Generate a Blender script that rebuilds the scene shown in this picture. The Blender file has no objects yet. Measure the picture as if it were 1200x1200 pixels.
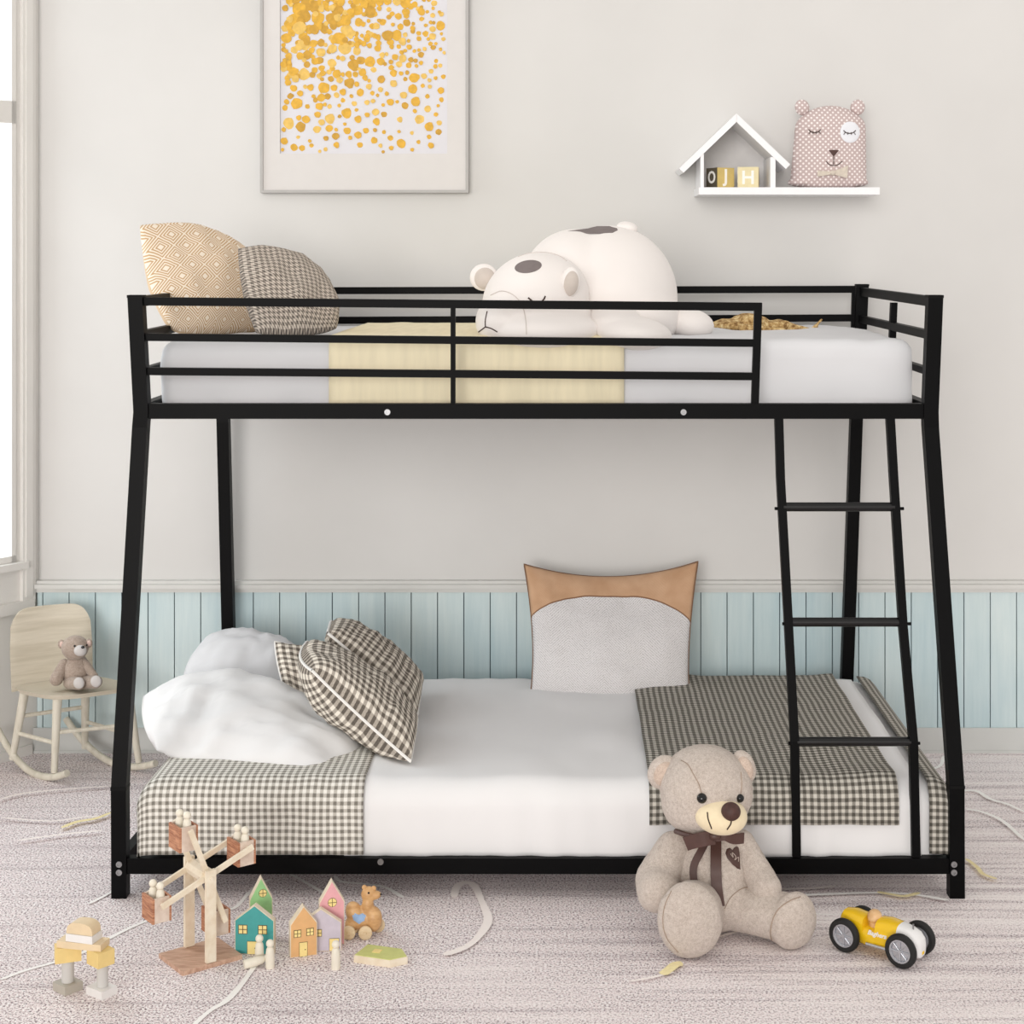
import bpy, bmesh, math, random
from mathutils import Vector, Matrix, noise
from mathutils.bvhtree import BVHTree
random.seed(7)
C = bpy.context.scene.collection
F, VX, VY, H = 1957.0, 663.0, 300.0, 1.571
def P(px, py, d): return Vector(((px-VX)/F*d, d, H-(py-VY)/F*d))
def G(px, py, z=0.0):
    d = (H-z)*F/(py-VY); return Vector(((px-VX)/F*d, d, z))
def lin(c):
    return tuple(((x/255)/12.92 if x/255 <= .04045 else ((x/255+.055)/1.055)**2.4) for x in c)+(1,)

# ---------------------------------------------------------------- materials
class NT:
    def __init__(s, name):
        s.m = bpy.data.materials.new(name); s.m.use_nodes = True
        s.t = s.m.node_tree; s.b = s.t.nodes['Principled BSDF']
    def n(s, typ, **k):
        x = s.t.nodes.new(typ)
        for a, v in k.items(): setattr(x, a, v)
        return x
    def l(s, a, b): s.t.links.new(a, b)
    def math(s, op, a, b=None, c=None):
        x = s.n('ShaderNodeMath', operation=op)
        for i, v in enumerate((a, b, c)):
            if v is None: continue
            if isinstance(v, (int, float)): x.inputs[i].default_value = v
            else: s.l(v, x.inputs[i])
        return x.outputs[0]
    def mix(s, fac, a, b):
        x = s.n('ShaderNodeMix', data_type='RGBA')
        for i, v in ((0, fac), (6, a), (7, b)):
            if isinstance(v, (int, float, tuple)): x.inputs[i].default_value = v
            else: s.l(v, x.inputs[i])
        return x.outputs[2]
    def noise(s, scale, vec=None, detail=3, rough=.5):
        x = s.n('ShaderNodeTexNoise'); x.inputs['Scale'].default_value = scale
        x.inputs['Detail'].default_value = detail; x.inputs['Roughness'].default_value = rough
        if vec is not None: s.l(vec, x.inputs['Vector'])
        return x.outputs['Fac']
    def coord(s, scale=(1, 1, 1), kind='Object', rot=(0, 0, 0)):
        t = s.n('ShaderNodeTexCoord'); m = s.n('ShaderNodeMapping')
        m.inputs['Scale'].default_value = scale; m.inputs['Rotation'].default_value = rot
        s.l(t.outputs[kind], m.inputs[0]); return m.outputs[0]
    def ramp(s, f, stops):
        x = s.n('ShaderNodeValToRGB'); e = x.color_ramp.elements
        e[0].position, e[0].color = stops[0]; e[1].position, e[1].color = stops[-1]
        for p, c in stops[1:-1]:
            q = e.new(p); q.color = c
        s.l(f, x.inputs[0]); return x.outputs[0]
    def bump(s, h, strength=.3, dist=.01):
        x = s.n('ShaderNodeBump'); x.inputs['Strength'].default_value = strength
        x.inputs['Distance'].default_value = dist; s.l(h, x.inputs['Height'])
        s.l(x.outputs[0], s.b.inputs['Normal'])
    def col(s, o):
        if isinstance(o, tuple): s.b.inputs['Base Color'].default_value = o
        else: s.l(o, s.b.inputs['Base Color'])
def basic(name, rgb, rough=.6, metal=0, var=.05, scale=30, spec=.5, bump=0, stretch=(1, 1, 1), sheen=0):
    k = NT(name); c = lin(rgb)
    n = k.noise(scale, k.coord(stretch))
    lo = tuple(max(0, x*(1-var)) for x in c[:3])+(1,); hi = tuple(min(1, x*(1+var)) for x in c[:3])+(1,)
    k.col(k.ramp(n, [(.3, lo), (.7, hi)]))
    k.b.inputs['Roughness'].default_value = rough; k.b.inputs['Metallic'].default_value = metal
    k.b.inputs['Specular IOR Level'].default_value = spec
    if sheen: k.b.inputs['Sheen Weight'].default_value = sheen
    if bump: k.bump(n, bump, .003)
    return k.m
def wood(name, a, b, scale=12, stretch=(1, 8, 8), rough=.6):
    k = NT(name); n = k.noise(scale, k.coord(stretch), 5, .6)
    k.col(k.ramp(n, [(.35, lin(a)), (.65, lin(b))])); k.b.inputs['Roughness'].default_value = rough
    k.bump(n, .15, .002); return k.m
def fur(name, a, b, bump=.5, scale=90):
    k = NT(name); c = k.coord()
    n = k.noise(scale, c, 6, .75); n2 = k.noise(scale*4, c, 3, .7)
    m = k.math('MULTIPLY_ADD', n2, .4, k.math('MULTIPLY', n, .6))
    k.col(k.ramp(m, [(.36, lin(a)), (.6, lin(b))])); k.b.inputs['Roughness'].default_value = .95
    k.b.inputs['Sheen Weight'].default_value = .25; k.b.inputs['Specular IOR Level'].default_value = .1
    k.bump(m, bump, .006); return k.m
def gingham(name, period, light, mid, dark, blur=.5):
    k = NT(name); uv = k.n('ShaderNodeTexCoord').outputs['UV']
    wob = k.noise(9, uv); 
    sp = k.n('ShaderNodeSeparateXYZ'); k.l(uv, sp.inputs[0])
    def band(o):
        s_ = k.math('SINE', k.math('MULTIPLY_ADD', o, 2*math.pi/period, k.math('MULTIPLY', wob, 2)))
        x = k.n('ShaderNodeMapRange', interpolation_type='SMOOTHSTEP'); k.l(s_, x.inputs[0])
        x.inputs[1].default_value = -blur; x.inputs[2].default_value = blur; return x.outputs[0]
    a, b = band(sp.outputs[0]), band(sp.outputs[1])
    sm = k.math('MULTIPLY', k.math('ADD', a, b), .5)
    grain = k.noise(700, uv, 2, .7)
    sm = k.math('ADD', sm, k.math('MULTIPLY', k.math('SUBTRACT', grain, .5), .9))
    k.col(k.ramp(sm, [(0, lin(light)), (.5, lin(mid)), (1, lin(dark))]))
    k.b.inputs['Roughness'].default_value = .95; k.b.inputs['Specular IOR Level'].default_value = .1
    k.bump(grain, .15, .001); return k.m

M = {}
def wallmat():
    k = NT('wall_paint'); c = k.coord(); n = k.noise(2.5, c, 4)
    k.col(k.ramp(n, [(.3, lin((207, 206, 204))), (.7, lin((212, 211, 209)))]))
    k.b.inputs['Roughness'].default_value = .85; k.bump(k.noise(120, c), .03, .001); return k.m
M['wall'] = wallmat()
M['white_paint'] = basic('white_paint', (226, 224, 220), .45, var=.02, scale=6)
M['rail_paint'] = basic('chair_rail_paint', (205, 205, 202), .5, var=.03, scale=5)
M['base_paint'] = basic('baseboard_paint', (200, 202, 200), .55, var=.06, scale=4)
def plankmat():
    k = NT('pale_blue_boards'); c = k.coord((14, 3, 1)); n = k.noise(3, c, 5, .65)
    n2 = k.noise(1.6, k.coord((2, 1, 1.2)), 3)
    a = k.ramp(n, [(.3, lin((176, 198, 203))), (.7, lin((206, 220, 221)))])
    b = k.ramp(n2, [(.35, lin((180, 203, 210))), (.65, lin((214, 226, 225)))])
    k.col(k.mix(.5, a, b)); k.b.inputs['Roughness'].default_value = .6; return k.m
M['plank'] = plankmat()
M['groove'] = basic('board_groove', (90, 108, 116), .8)
def rugmat():
    k = NT('speckled_carpet'); c = k.coord()
    st = k.noise(1, k.coord((1.0, 26, 1)), 6, .7)
    st2 = k.noise(1, k.coord((.7, 60, 1), rot=(0, 0, .02)), 4, .8)
    big = k.noise(1.5, k.coord((1, 1.6, 1)), 3, .5)
    sp = k.noise(190, c, 1.5, .9)
    tc = k.n('ShaderNodeTexCoord'); sx = k.n('ShaderNodeSeparateXYZ'); k.l(tc.outputs['Object'], sx.inputs[0])
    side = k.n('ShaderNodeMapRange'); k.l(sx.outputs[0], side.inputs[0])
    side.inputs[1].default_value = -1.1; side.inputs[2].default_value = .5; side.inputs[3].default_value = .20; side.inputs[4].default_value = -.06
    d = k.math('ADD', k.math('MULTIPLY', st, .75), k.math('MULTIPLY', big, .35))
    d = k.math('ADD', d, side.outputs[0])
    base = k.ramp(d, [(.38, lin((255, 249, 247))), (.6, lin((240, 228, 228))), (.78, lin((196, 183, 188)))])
    dk = k.ramp(st2, [(.58, (0, 0, 0, 1)), (.72, (1, 1, 1, 1))])
    base = k.mix(k.math('MULTIPLY', dk, .5), base, lin((176, 160, 167)))
    sk = k.ramp(st, [(.52, (0, 0, 0, 1)), (.66, (1, 1, 1, 1))])
    base = k.mix(k.math('MULTIPLY', sk, .55), base, lin((168, 150, 158)))
    amt = k.ramp(d, [(.36, (.15, .15, .15, 1)), (.6, (1, 1, 1, 1))])
    dots = k.ramp(sp, [(.36, lin((96, 84, 90))), (.46, lin((226, 212, 214))), (.54, lin((244, 234, 234))), (.62, lin((255, 255, 255)))])
    cc = k.mix(amt, base, dots); cc = k.mix(k.math('MULTIPLY', sk, .32), cc, lin((128, 110, 118)))
    k.col(cc); k.b.inputs['Roughness'].default_value = 1
    k.b.inputs['Specular IOR Level'].default_value = .05; k.bump(sp, .3, .003); return k.m
M['rug'] = rugmat()
M['line'] = basic('woven_cream_line', (255, 253, 250), .9, var=.01, scale=80)
M['line_soft'] = basic('faint_woven_line', (252, 244, 240), .9, var=.02, scale=80)
M['ochre'] = basic('woven_yellow_stroke', (248, 232, 180), .9, var=.10, scale=120)
M['black'] = basic('black_metal', (3, 3, 4), .45, var=.2, scale=20, spec=.09)
M['black_gloss'] = basic('black_gloss_metal', (6, 6, 8), .28, var=.2, scale=20, spec=.45)
M['cap'] = basic('black_plastic', (8, 8, 9), .55, var=.1, spec=.12)
M['steel'] = basic('steel_bolt', (150, 150, 152), .35, .8, var=.1)
M['sheet'] = basic('white_cotton', (236, 236, 237), .85, var=.015, scale=3, spec=.2)
M['sheet2'] = basic('cool_white_cotton', (216, 217, 220), .85, var=.02, scale=3, spec=.2)
M['cream'] = basic('cream_cotton_blanket', (236, 226, 196), .9, var=.05, scale=6, spec=.1, stretch=(8, 1, 1))
M['gingham'] = gingham('gingham_bedding', .0172, (240, 238, 232), (194, 190, 182), (124, 120, 112))
M['gingham_dark'] = gingham('gingham_throw', .0172, (206, 202, 193), (140, 136, 128), (80, 77, 71))
M['gingham_pil'] = gingham('gingham_pillow_cloth', .0215, (236, 229, 217), (172, 163, 152), (96, 89, 82), .4)
M['hem'] = basic('pale_hem', (228, 224, 212), .9)
M['piping'] = basic('white_piping', (238, 236, 232), .8, var=.02)
def houndstooth():
    k = NT('houndstooth_cloth'); uv = k.n('ShaderNodeTexCoord').outputs['UV']
    sp = k.n('ShaderNodeSeparateXYZ'); k.l(uv, sp.inputs[0])
    def band(o, f, w=0): 
        return k.math('GREATER_THAN', k.math('SINE', k.math('MULTIPLY_ADD', o, f, w)), 0.0)
    u, v = sp.outputs[0], sp.outputs[1]
    a, b = band(u, 520), band(v, 520)
    tw = band(k.math('ADD', u, v), 840)
    s = k.math('MULTIPLY_ADD', tw, .4, k.math('MULTIPLY', k.math('ADD', a, b), .3))
    g = k.noise(20, uv)
    k.col(k.ramp(s, [(.1, lin((212, 202, 190))), (.5, lin((156, 145, 134))), (.9, lin((84, 78, 74)))]))
    k.b.inputs['Roughness'].default_value = .95; return k.m
M['hound'] = houndstooth()
def diamond():
    k = NT('woven_diamond_cloth'); uv = k.n('ShaderNodeTexCoord').outputs['UV']
    sp = k.n('ShaderNodeSeparateXYZ'); k.l(uv, sp.inputs[0])
    K = 17.0
    a = k.math('MULTIPLY', k.math('ADD', sp.outputs[0], sp.outputs[1]), K); b = k.math('MULTIPLY', k.math('SUBTRACT', sp.outputs[0], sp.outputs[1]), K)
    fa = k.math('ABSOLUTE', k.math('SUBTRACT', k.math('FRACT', a), .5)); fb = k.math('ABSOLUTE', k.math('SUBTRACT', k.math('FRACT', b), .5))
    m = k.math('MAXIMUM', fa, fb)
    s = k.math('SINE', k.math('MULTIPLY', m, 2*math.pi*7.6)); s = k.math('MULTIPLY_ADD', s, .5, .5)
    s = k.math('MULTIPLY', s, k.math('GREATER_THAN', m, .12))
    k.col(k.ramp(s, [(.3, lin((234, 222, 206))), (.7, lin((190, 156, 114)))]))
    k.b.inputs['Roughness'].default_value = .95; return k.m
M['diamond'] = diamond()
M['tan_cloth'] = basic('tan_cloth', (198, 172, 140), .9, var=.06, scale=60)
M['leather'] = basic('tan_leather', (190, 148, 112), .55, var=.08, scale=14)
def herring():
    k = NT('grey_herringbone'); uv = k.n('ShaderNodeTexCoord').outputs['UV']
    sp = k.n('ShaderNodeSeparateXYZ'); k.l(uv, sp.inputs[0])
    z = k.math('PINGPONG', sp.outputs[0], .05)
    s = k.math('SINE', k.math('MULTIPLY', k.math('ADD', z, sp.outputs[1]), 2*math.pi/.0075))
    g = k.noise(260, uv, 3, .7)
    s = k.math('MULTIPLY_ADD', s, .22, g)
    k.col(k.ramp(s, [(.22, lin((158, 154, 152))), (.45, lin((205, 202, 202))), (.75, lin((222, 220, 220)))]))
    k.b.inputs['Roughness'].default_value = .95; k.bump(s, .2, .002); return k.m
M['herring'] = herring()
def cushion_front():
    k = NT('grey_herringbone_and_tan_leather'); uv = k.n('ShaderNodeTexCoord').outputs['UV']
    sp = k.n('ShaderNodeSeparateXYZ'); k.l(uv, sp.inputs[0])
    z = k.math('PINGPONG', sp.outputs[0], .06)
    st = k.math('SINE', k.math('MULTIPLY', k.math('ADD', z, sp.outputs[1]), 2*math.pi/.0085))
    g = k.noise(240, uv, 3, .7); f = k.math('MULTIPLY_ADD', st, .16, g)
    grey = k.ramp(f, [(.2, lin((160, 157, 156))), (.42, lin((208, 205, 206))), (.75, lin((228, 226, 227)))])
    lt = k.ramp(k.noise(14, uv), [(.3, lin((188, 148, 114))), (.7, lin((204, 166, 134)))])
    a = k.math('ABSOLUTE', k.math('MULTIPLY_ADD', sp.outputs[0], 2/.49, -1.0))
    e = k.math('POWER', k.math('MAXIMUM', k.math('DIVIDE', k.math('SUBTRACT', a, .12), .88), 0.0), 2.2)
    lim = k.math('MULTIPLY_ADD', e, -.082, .352)
    dv = k.math('SUBTRACT', sp.outputs[1], lim)
    up = k.math('GREATER_THAN', dv, 0.0); ln_ = k.math('LESS_THAN', k.math('ABSOLUTE', dv), .0022)
    k.col(k.mix(ln_, k.mix(up, grey, lt), lin((130, 92, 66)))); k.b.inputs['Roughness'].default_value = .85
    k.bump(f, .2, .002); return k.m
M['cushion_front'] = cushion_front()
M['piping_brown'] = basic('brown_piping', (120, 88, 64), .7)
M['bear'] = fur('beige_plush', (200, 184, 171), (240, 228, 218), 1.0, 120)
M['bear_seam'] = basic('seam_thread', (168, 148, 132), .9)
M['bear_in'] = fur('ear_plush', (188, 166, 150), (220, 202, 188))
M['muzzle'] = basic('cream_muzzle_felt', (238, 222, 188), .9, var=.03, scale=80, sheen=.2)
M['brown_ribbon'] = basic('brown_satin', (78, 52, 46), .45, var=.12, scale=40)
M['nose'] = basic('brown_nose', (72, 44, 38), .6, var=.2, scale=120, bump=.3)
M['eye'] = basic('black_eye', (8, 8, 9), .12, var=.1)
M['thread'] = basic('dark_thread', (60, 42, 34), .8)
M['pale_thread'] = basic('pale_thread', (205, 190, 180), .8)
M['plush_white'] = basic('white_plush', (238, 233, 230), .95, var=.015, scale=8, spec=.1, sheen=.2)
M['plush_ear'] = basic('taupe_plush', (206, 196, 188), .95, var=.05, scale=30, spec=.1, sheen=.2)
M['plush_spot'] = basic('grey_plush_patch', (124, 115, 114), .95, var=.06, scale=50)
M['plush_line'] = basic('plush_seam', (205, 196, 190), .9)
M['gold_plush'] = (lambda k: (k.col(k.ramp(k.noise(70, k.coord(), 5, .7), [(.38, lin((120, 88, 48))), (.5, lin((186, 152, 98))), (.64, lin((226, 206, 158)))])), k.b.inputs['Roughness'].__setattr__('default_value', .9), k.bump(k.noise(60, k.coord()), .6, .006), k.m)[-1])(NT('mottled_gold_plush'))
M['sbear'] = fur('taupe_small_plush', (146, 131, 119), (180, 164, 152), .3, 120)
M['sbear_pad'] = basic('grey_pad', (196, 192, 190), .9)
M['sbear_ear'] = basic('pink_ear_lining', (208, 182, 172), .9)
M['chairwood'] = wood('pale_birch', (196, 187, 168), (217, 209, 192), 4, (1, 1, 14))
M['chairleg'] = wood('pale_birch_turned', (204, 198, 182), (224, 219, 205), 8, (6, 6, 1))
M['palewood'] = wood('pale_toy_wood', (226, 210, 184), (240, 230, 210), 14, (2, 2, 2))
M['redwood'] = wood('reddish_wood', (150, 92, 66), (205, 150, 116), 30, (1, 1, 9))
M['basewood'] = wood('brown_base_wood', (182, 142, 120), (216, 182, 158), 20, (1.5, 9, 3))
M['boxside'] = wood('pinkish_pale_wood', (208, 188, 172), (228, 212, 198), 20, (2, 2, 2))
M['peg'] = basic('white_peg_wood', (236, 230, 214), .5, var=.04, scale=40)
M['yblock'] = basic('yellow_block_wood', (236, 208, 138), .6, var=.05, scale=40)
M['creamblock'] = basic('cream_block_wood', (230, 208, 172), .6, var=.05, scale=40)
M['whiteblock'] = basic('white_block_wood', (236, 234, 232), .6, var=.02)
M['greyblock'] = basic('grey_block_wood', (184, 178, 166), .6, var=.05)
M['greycyl'] = basic('grey_cylinder_wood', (206, 204, 200), .6, var=.03)
for nm, c in dict(teal=(66, 160, 158), green=(154, 206, 144), orange=(226, 178, 122), lilac=(202, 194, 206), pink=(232, 172, 178), lime=(206, 210, 132), winyel=(246, 224, 150), mull=(92, 76, 48), blueheart=(152, 184, 224)).items():
    M[nm] = basic(nm+'_paint', c, .55, var=.06, scale=50)
M['toybear'] = wood('honey_wood', (196, 148, 96), (222, 180, 128), 20, (2, 2, 5), .4)
M['toywheel'] = wood('light_wheel_wood', (222, 196, 154), (236, 216, 180), 20, (2, 2, 5), .4)
M['caryel'] = basic('glossy_yellow', (240, 196, 30), .2, var=.03)
M['carwhite'] = basic('glossy_white', (240, 240, 240), .2, var=.02)
M['rubber'] = basic('black_rubber', (20, 20, 20), .6)
M['chrome'] = basic('silver_rim', (190, 192, 198), .25, .7, var=.08)
M['ballwood'] = wood('driver_wood', (214, 170, 118), (232, 196, 150), 20, (2, 2, 5), .4)
M['shelfwhite'] = basic('shelf_white', (238, 238, 240), .5, var=.015)
M['shelfback'] = basic('shelf_grey_inside', (214, 212, 212), .7, var=.03)
M['goldblock'] = basic('gold_block', (206, 182, 112), .6, var=.06, scale=50)
M['ivblock'] = basic('ivory_block', (226, 214, 172), .6, var=.05, scale=50)
M['darkblock'] = basic('dark_block_face', (86, 78, 62), .7)
M['letter'] = basic('white_letter', (244, 242, 236), .6, var=.01)
M['silver'] = basic('silver_frame', (176, 174, 172), .5, 0, var=.03, spec=.2)
M['mat'] = basic('picture_mount', (212, 209, 207), .8, var=.01)
M['print'] = basic('print_paper', (214, 213, 218), .8, var=.01)
M['dot'] = basic('ochre_paint', (216, 168, 58), .7, var=.14, scale=60)
M['dot2'] = basic('pale_ochre_paint', (222, 184, 96), .7, var=.14, scale=60)
M['dot3'] = basic('deep_ochre_paint', (198, 152, 54), .7, var=.14, scale=60)
M['bow'] = basic('linen_bow', (206, 196, 182), .9, var=.1, scale=90)
M['patch'] = basic('white_eye_patch', (230, 232, 238), .9, var=.02)
def polka():
    k = NT('mauve_polka_cloth'); uv = k.n('ShaderNodeTexCoord').outputs['Object']
    sp = k.n('ShaderNodeSeparateXYZ'); k.l(uv, sp.inputs[0]); s = .0165
    u, v = k.math('DIVIDE', sp.outputs[0], s), k.math('DIVIDE', sp.outputs[2], s)
    def dist(o):
        fu = k.math('SUBTRACT', k.math('FRACT', k.math('ADD', u, o)), .5); fv = k.math('SUBTRACT', k.math('FRACT', k.math('ADD', v, o)), .5)
        return k.math('SQRT', k.math('ADD', k.math('MULTIPLY', fu, fu), k.math('MULTIPLY', fv, fv)))
    dd = k.math('MINIMUM', dist(50.0), dist(50.5))
    k.col(k.ramp(dd, [(.15, lin((240, 232, 230))), (.23, lin((192, 174, 172)))]))
    k.b.inputs['Roughness'].default_value = .95; return k.m
M['polka'] = polka()
def glassmat():
    k = NT('window_glass'); tr = k.n('ShaderNodeBsdfTransparent'); gl = k.n('ShaderNodeBsdfGlossy')
    gl.inputs['Roughness'].default_value = .02; mx = k.n('ShaderNodeMixShader'); mx.inputs[0].default_value = .06
    k.l(tr.outputs[0], mx.inputs[1]); k.l(gl.outputs[0], mx.inputs[2])
    k.l(mx.outputs[0], k.t.nodes['Material Output'].inputs[0]); return k.m
M['glass'] = glassmat()

# ---------------------------------------------------------------- builders
WL = {}
def tag(o, label=None, cat=None, group=None, kind=None):
    if label: o['label'] = label
    if cat: o['category'] = cat
    if group: o['group'] = group
    if kind: o['kind'] = kind
    return o
def thing(name, loc, label, cat, group=None):
    o = bpy.data.objects.new(name, None); C.objects.link(o); o.location = loc
    o.empty_display_size = .05; WL[o.name] = Vector(loc); return tag(o, label, cat, group)
def put(name, me, parent=None, origin=None, smooth=True, mods=None):
    base = WL[parent.name] if parent else Vector(origin if origin is not None else (0, 0, 0))
    me.transform(Matrix.Translation(-base))
    for p in me.polygons: p.use_smooth = smooth
    o = bpy.data.objects.new(name, me); C.objects.link(o); WL[o.name] = base
    if parent: o.parent = parent
    else: o.location = base
    return o
def part(name, bm, mats, parent=None, M4=None, origin=None, smooth=False, label=None):
    if M4 is not None: bmesh.ops.transform(bm, matrix=M4, verts=bm.verts)
    bmesh.ops.recalc_face_normals(bm, faces=bm.faces)
    me = bpy.data.meshes.new(name); bm.to_mesh(me); bm.free()
    for m in (mats if isinstance(mats, (list, tuple)) else [mats]): me.materials.append(M[m])
    if origin is None and parent is None:
        xs = [v.co for v in me.vertices]
        origin = Vector((sum(v.x for v in xs)/len(xs), sum(v.y for v in xs)/len(xs), min(v.z for v in xs)))
    o = put(name, me, parent, origin, smooth)
    if smooth:
        try: me.set_sharp_from_angle(angle=math.radians(40))
        except Exception: pass
    if label: o['label'] = label
    return o
def struct(name, bm, mats, **k):
    o = part(name, bm, mats, origin=(0, 0, 0), **k); o['kind'] = 'structure'; return o
def B(): return bmesh.new()
def bevel(bm, w, seg=2, geom=None):
    es = geom or [e for e in bm.edges if len(e.link_faces) == 2 and e.calc_face_angle(0) > .6]
    bmesh.ops.bevel(bm, geom=es, offset=w, segments=seg, affect='EDGES', profile=.6)
def box(bm, x0, x1, y0, y1, z0, z1, mi=0, bv=0):
    t = bmesh.new()
    vs = [t.verts.new((x, y, z)) for x in (x0, x1) for y in (y0, y1) for z in (z0, z1)]
    for f in ((0, 1, 3, 2), (4, 6, 7, 5), (0, 4, 5, 1), (2, 3, 7, 6), (0, 2, 6, 4), (1, 5, 7, 3)): t.faces.new([vs[i] for i in f])
    if bv: bevel(t, bv)
    merge(bm, t, mi); return bm
def merge(bm, t, mi=0, mat4=None):
    bmesh.ops.recalc_face_normals(t, faces=t.faces)
    if mat4 is not None: bmesh.ops.transform(t, matrix=mat4, verts=t.verts)
    t.verts.index_update(); d = {}
    for v in t.verts: d[v.index] = bm.verts.new(v.co)
    for f in t.faces:
        nf = bm.faces.new([d[v.index] for v in f.verts]); nf.material_index = mi if mi >= 0 else f.material_index
    t.free()
def sweep(bm, pts, a, b, bv=.002, mi=0):
    """rectangular tube: ring corners p +-a +-b"""
    t = bmesh.new(); a = Vector(a); b = Vector(b); rings = []
    for p in pts:
        p = Vector(p); rings.append([t.verts.new(p+s*a+q*b) for s, q in ((-1, -1), (1, -1), (1, 1), (-1, 1))])
    for r, q in zip(rings, rings[1:]):
        for i in range(4): t.faces.new((r[i], r[(i+1) % 4], q[(i+1) % 4], q[i]))
    t.faces.new(rings[0]); t.faces.new(rings[-1][::-1])
    if bv: bevel(t, bv)
    merge(bm, t, mi); return bm
def catmull(pts, n=6):
    pts = [Vector(p) for p in pts]
    if len(pts) < 3: return pts
    out = []; q = [2*pts[0]-pts[1]]+pts+[2*pts[-1]-pts[-2]]
    for i in range(1, len(q)-2):
        for k in range(n):
            t = k/n; a, b, c, d = q[i-1], q[i], q[i+1], q[i+2]
            out.append(.5*((2*b)+(c-a)*t+(2*a-5*b+4*c-d)*t*t+(3*b-a-3*c+d)*t**3))
    out.append(pts[-1]); return out
def tube(bm, pts, r, seg=10, mi=0, caps=True):
    pts = [Vector(p) for p in pts]; n = len(pts); rs = r if isinstance(r, (list, tuple)) else [r]*n
    if len(rs) != n: rs = [rs[min(len(rs)-1, int(i*(len(rs)-1)/max(1, n-1)))]*(1-((i*(len(rs)-1)/(n-1)) % 1))+rs[min(len(rs)-1, int(i*(len(rs)-1)/(n-1))+1)]*((i*(len(rs)-1)/(n-1)) % 1) for i in range(n)]
    t = bmesh.new(); rings = []; up = None
    for i, p in enumerate(pts):
        d = (pts[min(i+1, n-1)]-pts[max(i-1, 0)]).normalized()
        if up is None: up = Vector((0, 0, 1)) if abs(d.z) < .9 else Vector((1, 0, 0))
        u = (up-d*up.dot(d)).normalized(); w = d.cross(u); up = u
        rings.append([t.verts.new(p+rs[i]*(math.cos(2*math.pi*k/seg)*u+math.sin(2*math.pi*k/seg)*w)) for k in range(seg)])
    for a, b in zip(rings, rings[1:]):
        for k in range(seg): t.faces.new((a[k], a[(k+1) % seg], b[(k+1) % seg], b[k]))
    if caps: t.faces.new(rings[0][::-1]); t.faces.new(rings[-1])
    merge(bm, t, mi); return bm
def lathe(bm, prof, seg=20, mi=0, M4=None, caps=True):
    t = bmesh.new(); rings = []
    for r, z in prof:
        rings.append([t.verts.new((r*math.cos(2*math.pi*k/seg), r*math.sin(2*math.pi*k/seg), z)) for k in range(seg)] if r > 1e-6 else [t.verts.new((0, 0, z))])
    for a, b in zip(rings, rings[1:]):
        for k in range(seg):
            q = [a[k % len(a)], a[(k+1) % len(a)], b[(k+1) % len(b)], b[k % len(b)]]
            q = [x for i, x in enumerate(q) if x not in q[:i]]
            if len(q) > 2: t.faces.new(q)
    for e in (rings[0], rings[-1]):
        if len(e) > 2 and caps: t.faces.new(e)
    if not caps: bmesh.ops.remove_doubles(t, verts=t.verts, dist=1e-6)
    merge(bm, t, mi, M4); return bm
def prism(bm, poly, y0, y1, mi=0, bv=0, M4=None):
    """poly in XZ extruded along Y"""
    t = bmesh.new(); a = [t.verts.new((x, y0, z)) for x, z in poly]; b = [t.verts.new((x, y1, z)) for x, z in poly]
    t.faces.new(a); t.faces.new(b[::-1]); n = len(poly)
    for i in range(n): t.faces.new((a[i], a[(i+1) % n], b[(i+1) % n], b[i]))
    if bv: bevel(t, bv, 1)
    merge(bm, t, mi, M4); return bm
def ball(bm, c, r, sub=3, rot=None, mi=0):
    t = bmesh.new(); bmesh.ops.create_icosphere(t, subdivisions=sub, radius=1)
    r = r if isinstance(r, (tuple, list, Vector)) else (r, r, r)
    m = Matrix.Translation(Vector(c)) @ (rot.to_4x4() if rot else Matrix()) @ Matrix.Diagonal((*r, 1))
    bmesh.ops.transform(t, matrix=m, verts=t.verts); merge(bm, t, mi); return bm
def RY(deg): return Matrix.Rotation(math.radians(deg), 3, 'Y')
def E(px, py, d, rx, ry, rd, tilt=0, yaw=0):
    """ellipsoid by picture size (rx, ry px) and depth radius (m); tilt turns clockwise in the picture"""
    return (P(px, py, d), (rx*d/F, rd, ry*d/F), Matrix.Rotation(math.radians(yaw), 3, 'Z') @ RY(tilt))
def capsule(bm, p0, p1, r0, r1, n=7):
    for i in range(n):
        t = i/(n-1); ball(bm, Vector(p0).lerp(Vector(p1), t), r0+(r1-r0)*t, 3)
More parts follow.
